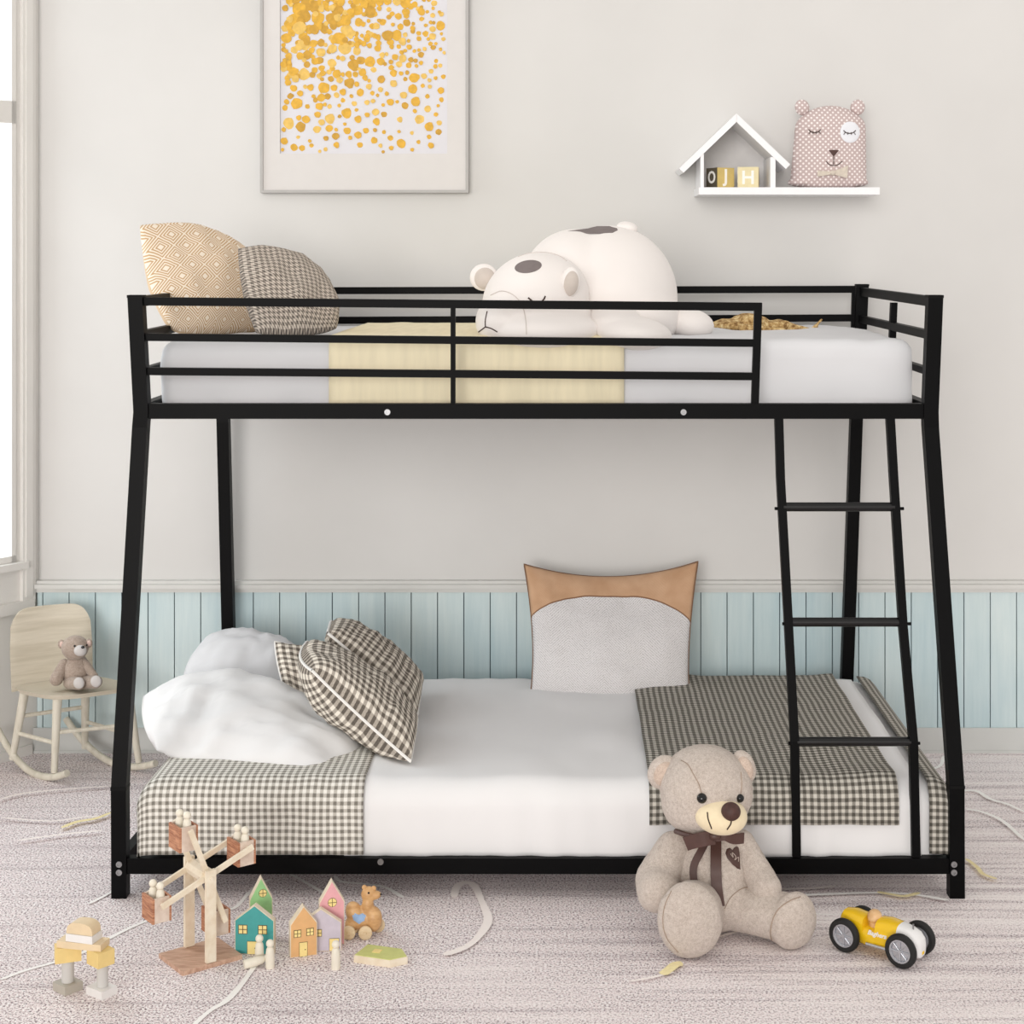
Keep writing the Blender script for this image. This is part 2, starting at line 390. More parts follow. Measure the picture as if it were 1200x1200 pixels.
def blob(name, bm, mat, parent, voxel=.006, smooth=6, origin=None, label=None, disp=0):
    me = bpy.data.meshes.new('tmp'); bm.to_mesh(me); bm.free()
    o = bpy.data.objects.new('tmp', me); C.objects.link(o)
    r = o.modifiers.new('r', 'REMESH'); r.mode = 'VOXEL'; r.voxel_size = voxel
    s = o.modifiers.new('s', 'SMOOTH'); s.iterations = smooth; s.factor = .5
    dg = bpy.context.evaluated_depsgraph_get(); dg.update()
    m2 = bpy.data.meshes.new_from_object(o.evaluated_get(dg)); bpy.data.objects.remove(o)
    m2.name = name
    if disp:
        ns = [v.normal.copy() for v in m2.vertices]
        for v, n in zip(m2.vertices, ns): v.co += n*disp*noise.fractal(v.co*14, .6, 2, 3)
    bvh = BVHTree.FromPolygons([v.co.copy() for v in m2.vertices], [tuple(p.vertices) for p in m2.polygons])
    m2.materials.clear(); m2.materials.append(M[mat])
    if parent is None and origin is None:
        origin = Vector((sum(v.co.x for v in m2.vertices)/len(m2.vertices), sum(v.co.y for v in m2.vertices)/len(m2.vertices), min(v.co.z for v in m2.vertices)))
    ob = put(name, m2, parent, origin)
    if label: ob['label'] = label
    return ob, bvh
CAM = Vector((0, 0, H))
def hit(bvhs, px, py, off=.001, dflt=None):
    dr = (P(px, py, 4)-CAM).normalized(); best = None
    for b in (bvhs if isinstance(bvhs, (list, tuple)) else [bvhs]):
        h = b.ray_cast(CAM, dr)
        if h[0] is not None and (best is None or h[3] < best[3]): best = h
    if best is None: return None
    return best[0]+best[1]*off
def seam(name, bvhs, pts, r, mat, parent, off=.0005, label=None, n=6):
    q = [(v.x, v.y) for v in catmull([Vector((a, b, 0)) for a, b in pts], n)]
    w = [hit(bvhs, a, b, off) for a, b in q]; w = [p for p in w if p is not None]
    if len(w) < 2: return None
    o = part(name, tube(B(), w, r, 6), mat, parent, smooth=True)
    if label: o['label'] = label
    return o
def patch(name, bvhs, outline, mat, parent, off=.002, label=None, rings=6):
    """closed picture outline laid onto a surface as a thin sewn patch"""
    cx = sum(p[0] for p in outline)/len(outline); cy = sum(p[1] for p in outline)/len(outline)
    bm = B(); c = hit(bvhs, cx, cy, off)
    if c is None: return None
    c = bm.verts.new(c); prev = None
    for k in range(1, rings+1):
        s = k/rings; ring = []
        for a, b in outline:
            q = s; h = None
            while h is None and q > .05:
                h = hit(bvhs, cx+(a-cx)*q, cy+(b-cy)*q, off if k < rings else off*.2); q -= .03
            ring.append(bm.verts.new(h) if h is not None else None)
        for i in range(len(ring)):
            a, b = ring[i], ring[(i+1) % len(ring)]
            if prev is None:
                if a and b: bm.faces.new((c, a, b))
            else:
                q = [x for x in (prev[i], a, b, prev[(i+1) % len(ring)]) if x]
                if len(q) > 2: bm.faces.new(q)
        prev = ring
    return part(name, bm, mat, parent, smooth=True, label=label)
def ell(cx, cy, rx, ry, tilt=0, n=28):
    t = math.radians(tilt); o = []
    for k in range(n):
        a = 2*math.pi*k/n; x, y = rx*math.cos(a), ry*math.sin(a)
        o.append((cx+x*math.cos(t)-y*math.sin(t), cy+x*math.sin(t)+y*math.cos(t)))
    return o
def cushion(name, c, mids, h, mats, parent=None, label=None, n=26, wr=.004, p=.5, seed=0, back=None, face=None, flatback=1.0, sag=0):
    """c = bl, br, tr, tl ; mids = bottom, right, top, left (None = straight)"""
    c = [Vector(x) for x in c]
    def edge(a, b, m):
        if m is None: return lambda t: a.lerp(b, t)
        q = 2*Vector(m)-.5*a-.5*b
        return lambda t: (1-t)**2*a+2*t*(1-t)*q+t*t*b
    bo = edge(c[0], c[1], mids[0]); ri = edge(c[1], c[2], mids[1]); to = edge(c[3], c[2], mids[2]); le = edge(c[0], c[3], mids[3])
    N = (c[1]-c[0]+c[2]-c[3]).cross(c[3]-c[0]+c[2]-c[1]).normalized()
    if N.dot(CAM-c[0]) < 0: N = -N
    W = ((c[1]-c[0]).length+(c[2]-c[3]).length)/2; Hh = ((c[3]-c[0]).length+(c[2]-c[1]).length)/2
    def S(u, v):
        return (1-v)*bo(u)+v*to(u)+(1-u)*le(v)+u*ri(v)-((1-u)*(1-v)*c[0]+u*(1-v)*c[1]+u*v*c[2]+(1-u)*v*c[3])
    bm = B(); uvl = bm.loops.layers.uv.new('UVMap'); grid = {}; UV = {}
    ts = [.5-.5*math.cos(math.pi*i/n) for i in range(n+1)]; ts = [.55*a+.45*(i/n) for i, a in enumerate(ts)]
    for side in (1, -1):
        for i, u in enumerate(ts):
            for j, v in enumerate(ts):
                rim = i in (0, n) or j in (0, n)
                if rim and side == -1: grid[(side, i, j)] = grid[(1, i, j)]; continue
                a, b = 2*u-1, 2*v-1
                k = max(0, (1-a*a)*(1-b*b))**p
                q = S(u, v)
                s3 = Vector((u*3.1+seed*7, v*2.3, side*3.0+seed))
                wv = (noise.fractal(s3*1.4, .6, 2, 3)+.7*math.sin(6*(u+v)+seed)*abs(a*b))*wr*(k**.5)*3
                off = h*(flatback if side == -1 else 1)*k
                grid[(side, i, j)] = bm.verts.new(q+N*side*(off+wv*side))
                grid[(side, i, j)].co.z -= sag*k
    for side in (1, -1):
        for i in range(n):
            for j in range(n):
                vs = [grid[(side, i, j)], grid[(side, i+1, j)], grid[(side, i+1, j+1)], grid[(side, i, j+1)]]
                if side == -1: vs = vs[::-1]
                f = bm.faces.new(vs); uu = [(i, j), (i+1, j), (i+1, j+1), (i, j+1)]
                if side == -1: uu = uu[::-1]
                for lp, (a, b) in zip(f.loops, uu): lp[uvl].uv = (ts[a]*W, ts[b]*Hh)
                if face: f.material_index = face(.5*(ts[i]+ts[i+1]), .5*(ts[j]+ts[j+1]), side)
    loopv = [grid[(1, i, 0)].co.copy() for i in range(n+1)]+[grid[(1, n, j)].co.copy() for j in range(1, n+1)]+[grid[(1, i, n)].co.copy() for i in range(n-1, -1, -1)]+[grid[(1, 0, j)].co.copy() for j in range(n-1, 0, -1)]
    bvh = BVHTree.FromBMesh(bm)
    # keep UVs: do not use merge
    me = bpy.data.meshes.new(name); bmesh.ops.recalc_face_normals(bm, faces=bm.faces); bm.to_mesh(me); bm.free()
    for m in (mats if isinstance(mats, (list, tuple)) else [mats]): me.materials.append(M[m])
    xs = me.vertices; org = None if parent else Vector((sum(v.co.x for v in xs)/len(xs), sum(v.co.y for v in xs)/len(xs), min(v.co.z for v in xs)))
    o = put(name, me, parent, org)
    if label: o['label'] = label
    return o, loopv, bvh
def closed_tube(pts, r, seg=6): return tube(B(), pts+[pts[0]], r, seg, caps=False)
def drape(name, u0, u1, v0, v1, bx, zt, r, eps, mats, label, cat, du=.02, wave=.006, seed=0, ripple=0, hem=None):
    """cloth laid on the box bx=(x0,x1,yfront): unfolded extent u0..u1 (x), v0..v1 (y; below yfront hangs down in front)"""
    X0, X1, Y0 = bx[0]-eps, bx[1]+eps, bx[2]-eps
    def fold(s):
        if s <= 0: return 0, 0
        if s < r*math.pi/2: return r*math.sin(s/r), r*(1-math.cos(s/r))
        return r, r+s-r*math.pi/2
    bm = B(); uvl = bm.loops.layers.uv.new('UVMap'); nu = max(2, int((u1-u0)/du)); nv = max(2, int((v1-v0)/.012)); g = {}
    for i in range(nu+1):
        for j in range(nv+1):
            u = u0+(u1-u0)*i/nu; v = v0+(v1-v0)*j/nv
            sx, dx = fold((X0+r)-u); x = (X0+r)-sx if sx else u
            if not sx:
                sx, dx = fold(u-(X1-r)); x = (X1-r)+sx if sx else u
            sy, dy = fold((Y0+r)-v); y = (Y0+r)-sy if sy else v
            dr = math.hypot(dx, dy)
            amp = min(1, dr/.05)
            w = wave*(noise.noise(Vector((u*7, seed, v*1.2)))+.5*noise.noise(Vector((u*17, seed+4, v*3))))
            y += -abs(w)*amp*1.5 if dy > dx else 0
            x += -abs(w)*amp*1.5 if (dx >= dy and dx > 0 and u < X0+r) else (abs(w)*amp*1.5 if dx >= dy and dx > 0 else 0)
            z = zt+eps-dr+(1-amp)*(abs(w)*.7+ripple*max(0, noise.noise(Vector((u*5, v*4, seed)))))
            g[i, j] = bm.verts.new((x, y, z))
    for i in range(nu):
        for j in range(nv):
            f = bm.faces.new((g[i, j], g[i+1, j], g[i+1, j+1], g[i, j+1]))
            for lp, (a, b) in zip(f.loops, ((i, j), (i+1, j), (i+1, j+1), (i, j+1))): lp[uvl].uv = (u0+(u1-u0)*a/nu, v0+(v1-v0)*b/nv)
            f.material_index = 0
            if hem and (v0+(v1-v0)*(j+.5)/nv) < v0+hem: f.material_index = 1
    me = bpy.data.meshes.new(name); bm.normal_update(); bm.to_mesh(me); bm.free()
    for m in (mats if isinstance(mats, (list, tuple)) else [mats]): me.materials.append(M[m])
    o = put(name, me, None, ((u0+u1)/2, (max(v0, Y0)+v1)/2, zt))
    s = o.modifiers.new('thick', 'SOLIDIFY'); s.thickness = .003; s.offset = 1
    return tag(o, label, cat)
def softbox(name, x0, x1, y0, y1, z0, z1, r, mat, label, cat, wob=.004, seed=0, nx=90, ny=44, nz=9):
    bm = B()
    t = bmesh.new(); vs = {}
    def V(i, j, k):
        if (i, j, k) not in vs:
            p = Vector((x0+(x1-x0)*i/nx, y0+(y1-y0)*j/ny, z0+(z1-z0)*k/nz))
            q = Vector((min(max(p.x, x0+r), x1-r), min(max(p.y, y0+r), y1-r), min(max(p.z, z0+r*.6), z1-r)))
            d = p-q
            if d.length > 0 : 
                # rounded edge
                m = d.normalized(); p = q+m*r*(1 if d.z >= 0 else 1)
                if d.z < 0:
                    h = Vector((d.x, d.y, 0)); p = q+(h.normalized()*r if h.length > 0 else h); p.z = z0+(z1-z0)*k/nz if h.length else z0
            w = wob*noise.fractal(Vector((p.x*6, p.y*3, p.z*9+seed)), .6, 2, 3)
            p += (d.normalized() if d.length else Vector((0, 0, 0)))*w
            vs[i, j, k] = t.verts.new(p)
        return vs[i, j, k]
    for i in range(nx):
        for j in range(ny):
            for k in (0, nz): t.faces.new((V(i, j, k), V(i+1, j, k), V(i+1, j+1, k), V(i, j+1, k)))
    for i in range(nx):
        for k in range(nz):
            for j in (0, ny): t.faces.new((V(i, j, k), V(i+1, j, k), V(i+1, j, k+1), V(i, j, k+1)))
    for j in range(ny):
        for k in range(nz):
            for i in (0, nx): t.faces.new((V(i, j, k), V(i, j+1, k), V(i, j+1, k+1), V(i, j, k+1)))
    bmesh.ops.recalc_face_normals(t, faces=t.faces)
    me = bpy.data.meshes.new(name); t.to_mesh(me); t.free(); me.materials.append(M[mat])
    o = put(name, me, None, ((x0+x1)/2, (y0+y1)/2, z0)); return tag(o, label, cat)
def textmesh(s, size, depth, shear=0, bold=0):
    cu = bpy.data.curves.new('t', 'FONT'); cu.body = s; cu.size = size; cu.extrude = depth; cu.shear = shear; cu.offset = bold
    cu.align_x = 'CENTER'; cu.align_y = 'CENTER'; cu.resolution_u = 3
    o = bpy.data.objects.new('t', cu); C.objects.link(o)
    dg = bpy.context.evaluated_depsgraph_get(); dg.update()
    me = bpy.data.meshes.new_from_object(o.evaluated_get(dg)); bpy.data.objects.remove(o)
    bm = bmesh.new(); bm.from_mesh(me); bpy.data.meshes.remove(me); return bm

# ================================================================ THE ROOM
WY = 5.30
CX = -1.674                                   # left corner
ld = Vector((-.577, -.816, 0)); ln = Vector((.816, -.577, 0))   # left wall runs along ld, faces ln
RX = 1.9
b = B()
box(b, CX-3.0, 3.2, 0.6, WY+.05, -.04, 0)
SN = [0]
def strip(px, w, mi, wy=None):
    SN[0] += 1; zz = .0012+.0004*SN[0]
    q = catmull([Vector((a, c, 0)) for a, c in px], 6); g = [G(v.x, v.y, zz) for v in q]
    t = bmesh.new(); L = []
    for i, p in enumerate(g):
        d = (g[min(i+1, len(g)-1)]-g[max(i-1, 0)]).normalized(); nn = Vector((-d.y, d.x, 0))
        k = w*(1+.35*noise.noise(p*9))*(.35 if i in (0, len(g)-1) else 1)
        L.append((t.verts.new(p+nn*k), t.verts.new(p-nn*k)))
    for a, c in zip(L, L[1:]): t.faces.new((a[0], a[1], c[1], c[0]))
    merge(b, t, mi)
for pts, w, mi in [
    ([(0, 1148), (30, 1137), (62, 1128), (95, 1117), (125, 1101), (155, 1086), (185, 1074)], .0055, 1),
    ([(258, 1068), (276, 1063), (290, 1048), (302, 1037), (318, 1030)], .005, 1),
    ([(225, 1203), (245, 1185), (266, 1172), (284, 1152), (294, 1138), (302, 1128)], .0065, 1),
    ([(104, 1059), (120, 1051), (136, 1042)], .004, 1),
    ([(340, 1024), (360, 1035), (384, 1049)], .005, 1),
    ([(392, 1026), (400, 1033), (430, 1036), (452, 1040), (473, 1052)], .005, 1),
    ([(532, 1052), (535, 1040), (544, 1034), (556, 1038), (564, 1055), (572, 1078), (560, 1098), (545, 1110), (520, 1119)], .0095, 2),
    ([(534, 1045), (560, 1044)], .005, 2),
    ([(737, 1150), (760, 1146), (790, 1139)], .0045, 2),
    ([(776, 1142), (784, 1136), (792, 1130), (800, 1129)], .012, 3),
    ([(1128, 926), (1145, 927), (1160, 936), (1180, 942), (1200, 951)], .006, 1),
    ([(1132, 948), (1150, 951), (1175, 962), (1200, 984)], .006, 1),
    ([(906, 1042), (950, 1041), (980, 1038)], .005, 2),
    ([(938, 1049), (985, 1047), (1030, 1046), (1070, 1048), (1112, 1055)], .005, 1),
    ([(1028, 1045), (1045, 1048), (1060, 1050), (1078, 1046)], .007, 3),
    ([(955, 1071), (985, 1072)], .004, 1),
    ([(1132, 1006), (1145, 1016), (1152, 1024), (1168, 1030)], .006, 3),
    ([(1106, 886), (1102, 897), (1090, 903), (1104, 912)], .006, 1),
    ([(0, 958), (60, 962), (100, 957), (128, 957)], .004, 2),
    ([(0, 937), (20, 931), (60, 926), (130, 921)], .005, 2),
    ([(72, 970), (90, 963), (112, 959), (130, 952)], .007, 3),
    ([(20, 985), (70, 978), (120, 973)], .006, 2),
    ([(770, 1106), (830, 1100), (870, 1090)], .004, 2),
]: strip(pts, w, mi)
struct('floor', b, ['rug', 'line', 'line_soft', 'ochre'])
struct('wall_back', box(B(), CX-.05, RX+1.3, WY, WY+.12, 0, 3.1), 'wall')
b = B(); PIT = 30.75/F*WY; x = (52-VX)/F*WY-PIT*1
ztop, zbase = .508, .079
struct('trim_1', box(B(), CX, 3.2, WY-.006, WY-.0005, zbase-.01, ztop+.005), 'groove')
while x < 3.1:
    a0 = max(x, CX)+.0015; box(b, a0, x+PIT-.0017, WY-.016, WY-.0062, zbase-.004, ztop+.003, bv=.0016); x += PIT
struct('trim_2', b, 'plank')
b = B(); box(b, CX-.01, 3.2, WY-.024, WY-.0003, ztop, ztop+.013, bv=.002); box(b, CX-.01, 3.2, WY-.034, WY-.0003, ztop+.0132, ztop+.026, bv=.003); box(b, CX-.01, 3.2, WY-.022, WY-.0003, ztop+.0262, ztop+.036, bv=.002)
struct('trim_3', b, 'rail_paint')
b = B(); box(b, CX-.01, 3.2, WY-.022, WY-.0003, 0, zbase, bv=.003); box(b, CX-.01, 3.2, WY-.026, WY-.0003, 0.0, .008)
struct('baseboard_back', b, 'base_paint')
# left wall with the tall window, set at an angle to the back wall
ML = Matrix.Translation((CX, WY, 0)) @ Matrix((( -ld.x*-1, -ln.x, 0, 0), (ld.y, -ln.y, 0, 0), (0, 0, 1, 0), (0, 0, 0, 1)))
# local: x runs along the wall away from the corner, y into the wall, z up
LW = 3.6
zs, zh = .614, 2.75; w0, w1 = .088, 1.45
b = B(); box(b, 0, w0, 0, .12, 0, 3.1); box(b, w1, LW, 0, .12, 0, 3.1); box(b, w0, w1, 0, .12, 0, zs); box(b, w0, w1, 0, .12, zh, 3.1)
struct('wall_left', b, 'white_paint', M4=ML)
b = B()
box(b, .022, .070, -.016, -.0005, .47, zh+.1, bv=.003)             # casing beside the corner
box(b, .028, w1+.1, -.020, -.0005, zs-.16, zs-.125, bv=.004)       # apron mould under the window
box(b, .034, .060, -.020, -.012, .5, zh+.08, bv=.003)
box(b, w1+.02, w1+.09, -.016, -.0005, .47, zh+.1, bv=.003)
struct('trim_4', b, 'white_paint', M4=ML)
win = thing('window_1', ML @ Vector(((w0+w1)/2, .05, zs)), None, None); win['kind'] = 'structure'
b = B(); fr = .026
for x0, x1, z0, z1 in ((w0, w0+fr*.6, zs, zh), (w1-fr, w1, zs, zh), (w0, w1, zs, zs+.02), (w0, w1, zh-fr, zh), (w0, w1, 1.985, 2.055), (.76, .79, zs, zh)): box(b, x0, x1, -.006, .03, z0, z1, bv=.002)
f_ = part('window_frame', b, 'white_paint', win, M4=ML)
part('pane', box(B(), w0+.002, w1-.002, .004, .008, zs+.005, zh-.005), 'glass', win, M4=ML)
part('window_sill', box(B(), w0-.03, w1+.03, -.03, .03, zs-.022, zs-.0005, bv=.003), 'white_paint', win, M4=ML)
struct('baseboard_left', box(B(), 0.03, LW, -.012, -.0004, 0, .03, bv=.002), 'white_paint', M4=ML)

# ================================================================ PICTURE
pd = 5.275
pt = thing('framed_picture', P(426, 226, WY-.004), 'thin silver framed print of ochre dots with wide white mount, on the wall', 'picture')
a0 = P(305, 226, pd); a1 = P(549, 226, pd); zt = 2.72
b = B(); fw = .009
box(b, a0.x, a0.x+fw, pd-.006, WY-.002, a0.z, zt); box(b, a1.x-fw, a1.x, pd-.006, WY-.002, a0.z, zt)
box(b, a0.x+fw, a1.x-fw, pd-.006, WY-.002, a0.z, a0.z+fw); box(b, a0.x+fw, a1.x-fw, pd-.006, WY-.002, zt-fw, zt)
part('frame', b, 'silver', pt)
p0 = P(328, 180, pd); p1 = P(524, 180, pd); ptop = 2.58
b = B(); box(b, a0.x+fw, p0.x, pd, pd+.006, a0.z+fw, zt-fw); box(b, p1.x, a1.x-fw, pd, pd+.006, a0.z+fw, zt-fw)
box(b, p0.x, p1.x, pd, pd+.006, a0.z+fw, p0.z); box(b, p0.x, p1.x, pd, pd+.006, ptop, zt-fw)
part('mount', b, 'mat', pt)
b = B(); box(b, p0.x-.004, p1.x+.004, pd+.0065, pd+.009, p0.z-.004, ptop+.004)
W_ = p1.x-p0.x; placed = []
random.seed(21); layer = 0
for t in range(6000):
    u, v = random.random(), random.random()           # u right, v up (0 = bottom of print)
    hgt = ptop-p0.z; vv = v*hgt/.48
    dens = min(1, max(.0, .28+.95*min(vv, 1.25)-.62*u)); big = min(1, vv)
    r = random.choice([.006, .0075, .0085, .010, .012, .0165]) * (1.0+.12*big) * (.85+.4*(1-u)*min(1, vv+.3))
    x = p0.x+u*W_; z = p0.z+v*hgt
    if x-r < p0.x or x+r > p1.x or z-r*.9 < p0.z: continue
    gap = .008-.026*dens
    if any((x-q[0])**2+(z-q[1])**2 < max(.0035, r+q[2]+gap)**2 for q in placed): continue
    placed.append((x, z, r)); layer += 1
    t_ = bmesh.new(); k = 12; s = random.random()*9; yy = pd+.0064-.000004*layer
    vs = []
    for i in range(k):
        a = 2*math.pi*i/k; rr = r*(1+.28*noise.noise(Vector((math.cos(a)*1.2+s, math.sin(a)*1.2, s))))
        vs.append(t_.verts.new((min(max(x+rr*math.cos(a), p0.x), p1.x), yy, max(z+rr*math.sin(a)*.95, p0.z))))
    t_.faces.new(vs); merge(b, t_, random.choice([1, 1, 1, 1, 2, 2, 3] if vv > .35 else [1, 1, 1, 2, 3]))
    if len(placed) > 620: break
part('print', b, ['print', 'dot', 'dot2', 'dot3'], pt)

# ================================================================ SHELF
sd = 5.10     # front face of shelf
sh = thing('wall_shelf', P(920, 228, WY-.001), 'white floating wall shelf with an open house-shaped niche on its left', 'shelf')
zb = P(0, 228, sd).z; zt_ = P(0, 219.5, sd).z
part('shelf_board', box(B(), P(819, 0, sd).x, P(1031, 0, sd).x, sd, WY-.001, zb, zt_, bv=.0015), 'shelfwhite', sh)
def sx(px): return P(px, 0, sd).x
def sz(py): return P(0, py, sd).z
ap = (sx(863), sz(141)); el = (sx(824), sz(181)); er = (sx(906), sz(181))
part('side_panel', box(B(), sx(821), sx(825), sd+.004, WY-.002, zt_, sz(180)), 'shelfwhite', sh)
part('side_panel', box(B(), sx(903), sx(909), sd+.004, WY-.002, zt_, sz(184)), 'shelfwhite', sh)
b = B(); prism(b, [(sx(825), zt_), (sx(903), zt_), (sx(905), sz(181)), (sx(863), sz(142)), (sx(823), sz(181))], WY-.012, WY-.003)
part('back_panel', b, 'shelfback', sh)
b = B(); th = .021
prism(b, [(sx(796), sz(197.5)), (sx(801), sz(202.5)), (sx(863), sz(143)), (sx(863), sz(133))], sd, WY-.002)
part('roof_panel', b, 'shelfwhite', sh)
b = B(); prism(b, [(sx(863.2), sz(133)), (sx(863.2), sz(143)), (sx(921), sz(198)), (sx(926), sz(192.5))], sd, WY-.002)
part('roof_panel', b, 'shelfwhite', sh)
# letter blocks
def letter_block(name, cx, w, rot, front, side, faces, label):
    y = sd+.075; t = thing(name, (P(cx, 0, y).x, y, zt_+.0005), label, 'block', 'letter blocks in the shelf house')
    hw = w/2; R = Matrix.Translation((P(cx, 0, y).x, y, zt_+.0005)) @ Matrix.Rotation(math.radians(rot), 4, 'Z')
    b = B(); box(b, -hw, hw, -hw, hw, 0, w, bv=.0015)
    b.normal_update()
    for f in b.faces:
        n = f.normal
        if n.x < -.9: f.material_index = 1
        if n.x > .9: f.material_index = 2
    part('block', b, faces, t, M4=R)
    m = textmesh(front, w*.9, .0008, bold=.0012); cz = (max(v.co.y for v in m.verts)+min(v.co.y for v in m.verts))/2; bmesh.ops.transform(m, matrix=Matrix.Translation((0, -hw-.0006, w*.5-cz)) @ Matrix.Rotation(math.pi/2, 4, 'X'), verts=m.verts)
    part('letter', m, 'letter', t, M4=R)
    m = textmesh(side, w*.85, .0008, bold=.001); bmesh.ops.transform(m, matrix=Matrix.Translation((-hw-.0006, 0, w*.5)) @ Matrix.Rotation(-math.pi/2, 4, 'Z') @ Matrix.Rotation(math.pi/2, 4, 'X'), verts=m.verts)
    part('letter', m, 'letter', t, M4=R)
letter_block('letter_block', 844, .062, 28, 'J', 'O', ['goldblock', 'darkblock', 'goldblock'], 'gold wooden letter block showing J, on the shelf inside the house niche')
letter_block('letter_block', 877, .064, -8, 'H', 'C', ['ivblock', 'ivblock', 'yblock'], 'pale ivory wooden letter block showing H, on the shelf inside the house niche')
# polka dot bear cushion
pc = P(973, 219, 5.18); pb = thing('bear_cushion', (pc.x, pc.y, zt_), 'mauve polka dot bear-shaped cushion with closed eyes and linen bow, on the wall shelf', 'cushion')
b = B()
for i in range(12):
    py = 205-i*5.0; ball(b, P(973-.12*(py-150)*.3, py, 5.17), ((45-i*.28)*5.17/F, .06, (24-.0*i)*5.17/F))
ball(b, P(973, 152, 5.17), (40*5.17/F, .055, 28.5*5.17/F))
ball(b, P(938, 214, 5.17), (16*5.17/F, .05, 5*5.17/F)); ball(b, P(1004, 214, 5.17), (14*5.17/F, .05, 5*5.17/F))
for v in b.verts: v.co.z = max(v.co.z, zt_+.0008)
body, bv_ = blob('body', b, 'polka', pb, .004, 16)
for ex, ey, ti in ((940, 126, -15), (1005, 126, 15)):
    b = B(); c_, r_, ro = E(ex, ey, 5.17, 8.5, 9.5, .018, ti); ball(b, c_, r_, 3, ro); part('ear', b, 'polka', pb, smooth=True)
patch('eye_patch', bv_, ell(996, 155, 11.5, 12.5), 'patch', pb, .003)
for cx, cy in ((955, 153), (995, 154)):
    bb = [bv_]
    seam('eyelid', bb, [(cx-7, cy-1), (cx-3, cy+2), (cx+3, cy+2), (cx+7, cy-1)], .0014, 'thread', pb, .004)
    for k in (-5, -1.7, 1.7, 5): seam('eyelash', bb, [(cx+k, cy+1), (cx+k*1.35, cy+4)], .001, 'thread', pb, .004)
patch('nose', bv_, [(971, 176), (977, 175.5), (983, 176), (980, 180), (977, 183.5), (974, 180)], 'nose', pb, .003)
seam('mouth', bv_, [(977, 183), (977, 193)], .0013, 'thread', pb)
seam('mouth', bv_, [(968, 189), (972, 193), (977, 194), (982, 193), (987, 189)], .0013, 'thread', pb)
b = B(); yb = hit(bv_, 976, 203, .006)
for s_, pts in ((0, [(958, 200), (958, 207), (976, 204), (976, 201)]), (1, [(976, 201), (976, 204), (993, 209), (994, 194)])):
    t = bmesh.new(); d0 = yb.y
    A = [t.verts.new(P(x, y, d0-.004)) for x, y in pts]; A2 = [t.verts.new(P(x, y, d0+.006)) for x, y in pts]
    t.faces.new(A); t.faces.new(A2[::-1])
    for i in range(4): t.faces.new((A[i], A[(i+1) % 4], A2[(i+1) % 4], A2[i]))
    bevel(t, .002); merge(b, t)
ball(b, P(976, 202.5, d0-.003), (.009, .007, .008)); part('bow', b, 'bow', pb, smooth=True)

# ================================================================ BUNK BED
bed = thing('bunk_bed', (-.08, 4.6, 0), 'black metal low bunk bed with splayed legs and a ladder at its right front', 'bunk bed')
hw = .0185
def bar(name, pts, a, b_, **k): return part(name, sweep(B(), pts, a, b_, **k), 'black', bed)
FL = [P(160, 347, 4.2), P(167, 482, 4.2), P(165.5, 500, 4.2), P(141, 922, 4.1)]; FR = [P(1095, 347, 4.2), P(1089.5, 482, 4.2), P(1090, 500, 4.2), P(1119.5, 920, 4.1)]
RL = [P(254, 336, 5.2), P(261.5, 482, 5.2), P(262, 495, 5.2), P(268, 742, 5.235), P(269, 780, 5.235)]; RR = [P(1010, 334, 5.2), P(1003.5, 482, 5.2), P(1003, 495, 5.2), P(992, 800, 5.235)]
for L in (FL, FR, RL, RR):
    L.append(Vector((L[-1].x+.001, L[-1].y, 0.0)))
    o = bar('post', L, (hw, 0, 0), (0, hw, 0), bv=.004)
for L in (FL, FR, RL, RR):
    part('end_cap', box(B(), L[0].x-.0195, L[0].x+.0195, L[0].y-.0195, L[0].y+.0195, L[0].z-.004, L[0].z+.003, bv=.002), 'cap', bed)
for L in (FL, FR):
    k = L[-2]; part('bend_sleeve', box(B(), k.x-.0195, k.x+.0195, k.y-.0195, k.y+.0195, k.z-.004, k.z+.004, bv=.002), 'cap', bed)
def ip(L, z):
    for a, c in zip(L, L[1:]):
        if min(a.z, c.z) <= z <= max(a.z, c.z): return a.lerp(c, (z-a.z)/(c.z-a.z) if a.z != c.z else 0)
    return L[-1].copy()
zU = P(0, 481.5, 4.2).z; rh = .019
for A_, Bb in ((FL, FR), (RL, RR)):
    bar('side_rail', [ip(A_, zU)+Vector((hw, 0, 0)), ip(Bb, zU)-Vector((hw, 0, 0))], (0, .013, 0), (0, 0, rh), bv=.003)
for A_, Bb in ((FL, RL), (FR, RR)):
    bar('end_rail', [ip(A_, zU)+Vector((0, hw, 0)), ip(Bb, zU)-Vector((0, hw, 0))], (.012, 0, 0), (0, 0, rh), bv=.003)
zL = P(0, 1013, 4.1).z
for A_, Bb in ((FL, FR), (RL, RR)):
    bar('lower_side_rail', [ip(A_, zL)+Vector((hw, 0, 0)), ip(Bb, zL)-Vector((hw, 0, 0))], (0, .013, 0), (0, 0, rh), bv=.003)
for A_, Bb in ((FL, RL), (FR, RR)):
    bar('lower_end_rail', [ip(A_, zL)+Vector((0, hw, 0)), ip(Bb, zL)-Vector((0, hw, 0))], (.012, 0, 0), (0, 0, rh), bv=.003)
for i in range(9):                                   # slats under both mattresses
    x = -.9+i*.2
    bar('slat', [(x, 4.213, zU-.0115), (x, 5.187, zU-.0115)], (.011, 0, 0), (0, 0, .006), bv=.001)
    bar('slat', [(x, 4.113, zL-.0115), (x, 5.222, zL-.0115)], (.011, 0, 0), (0, 0, .006), bv=.001)
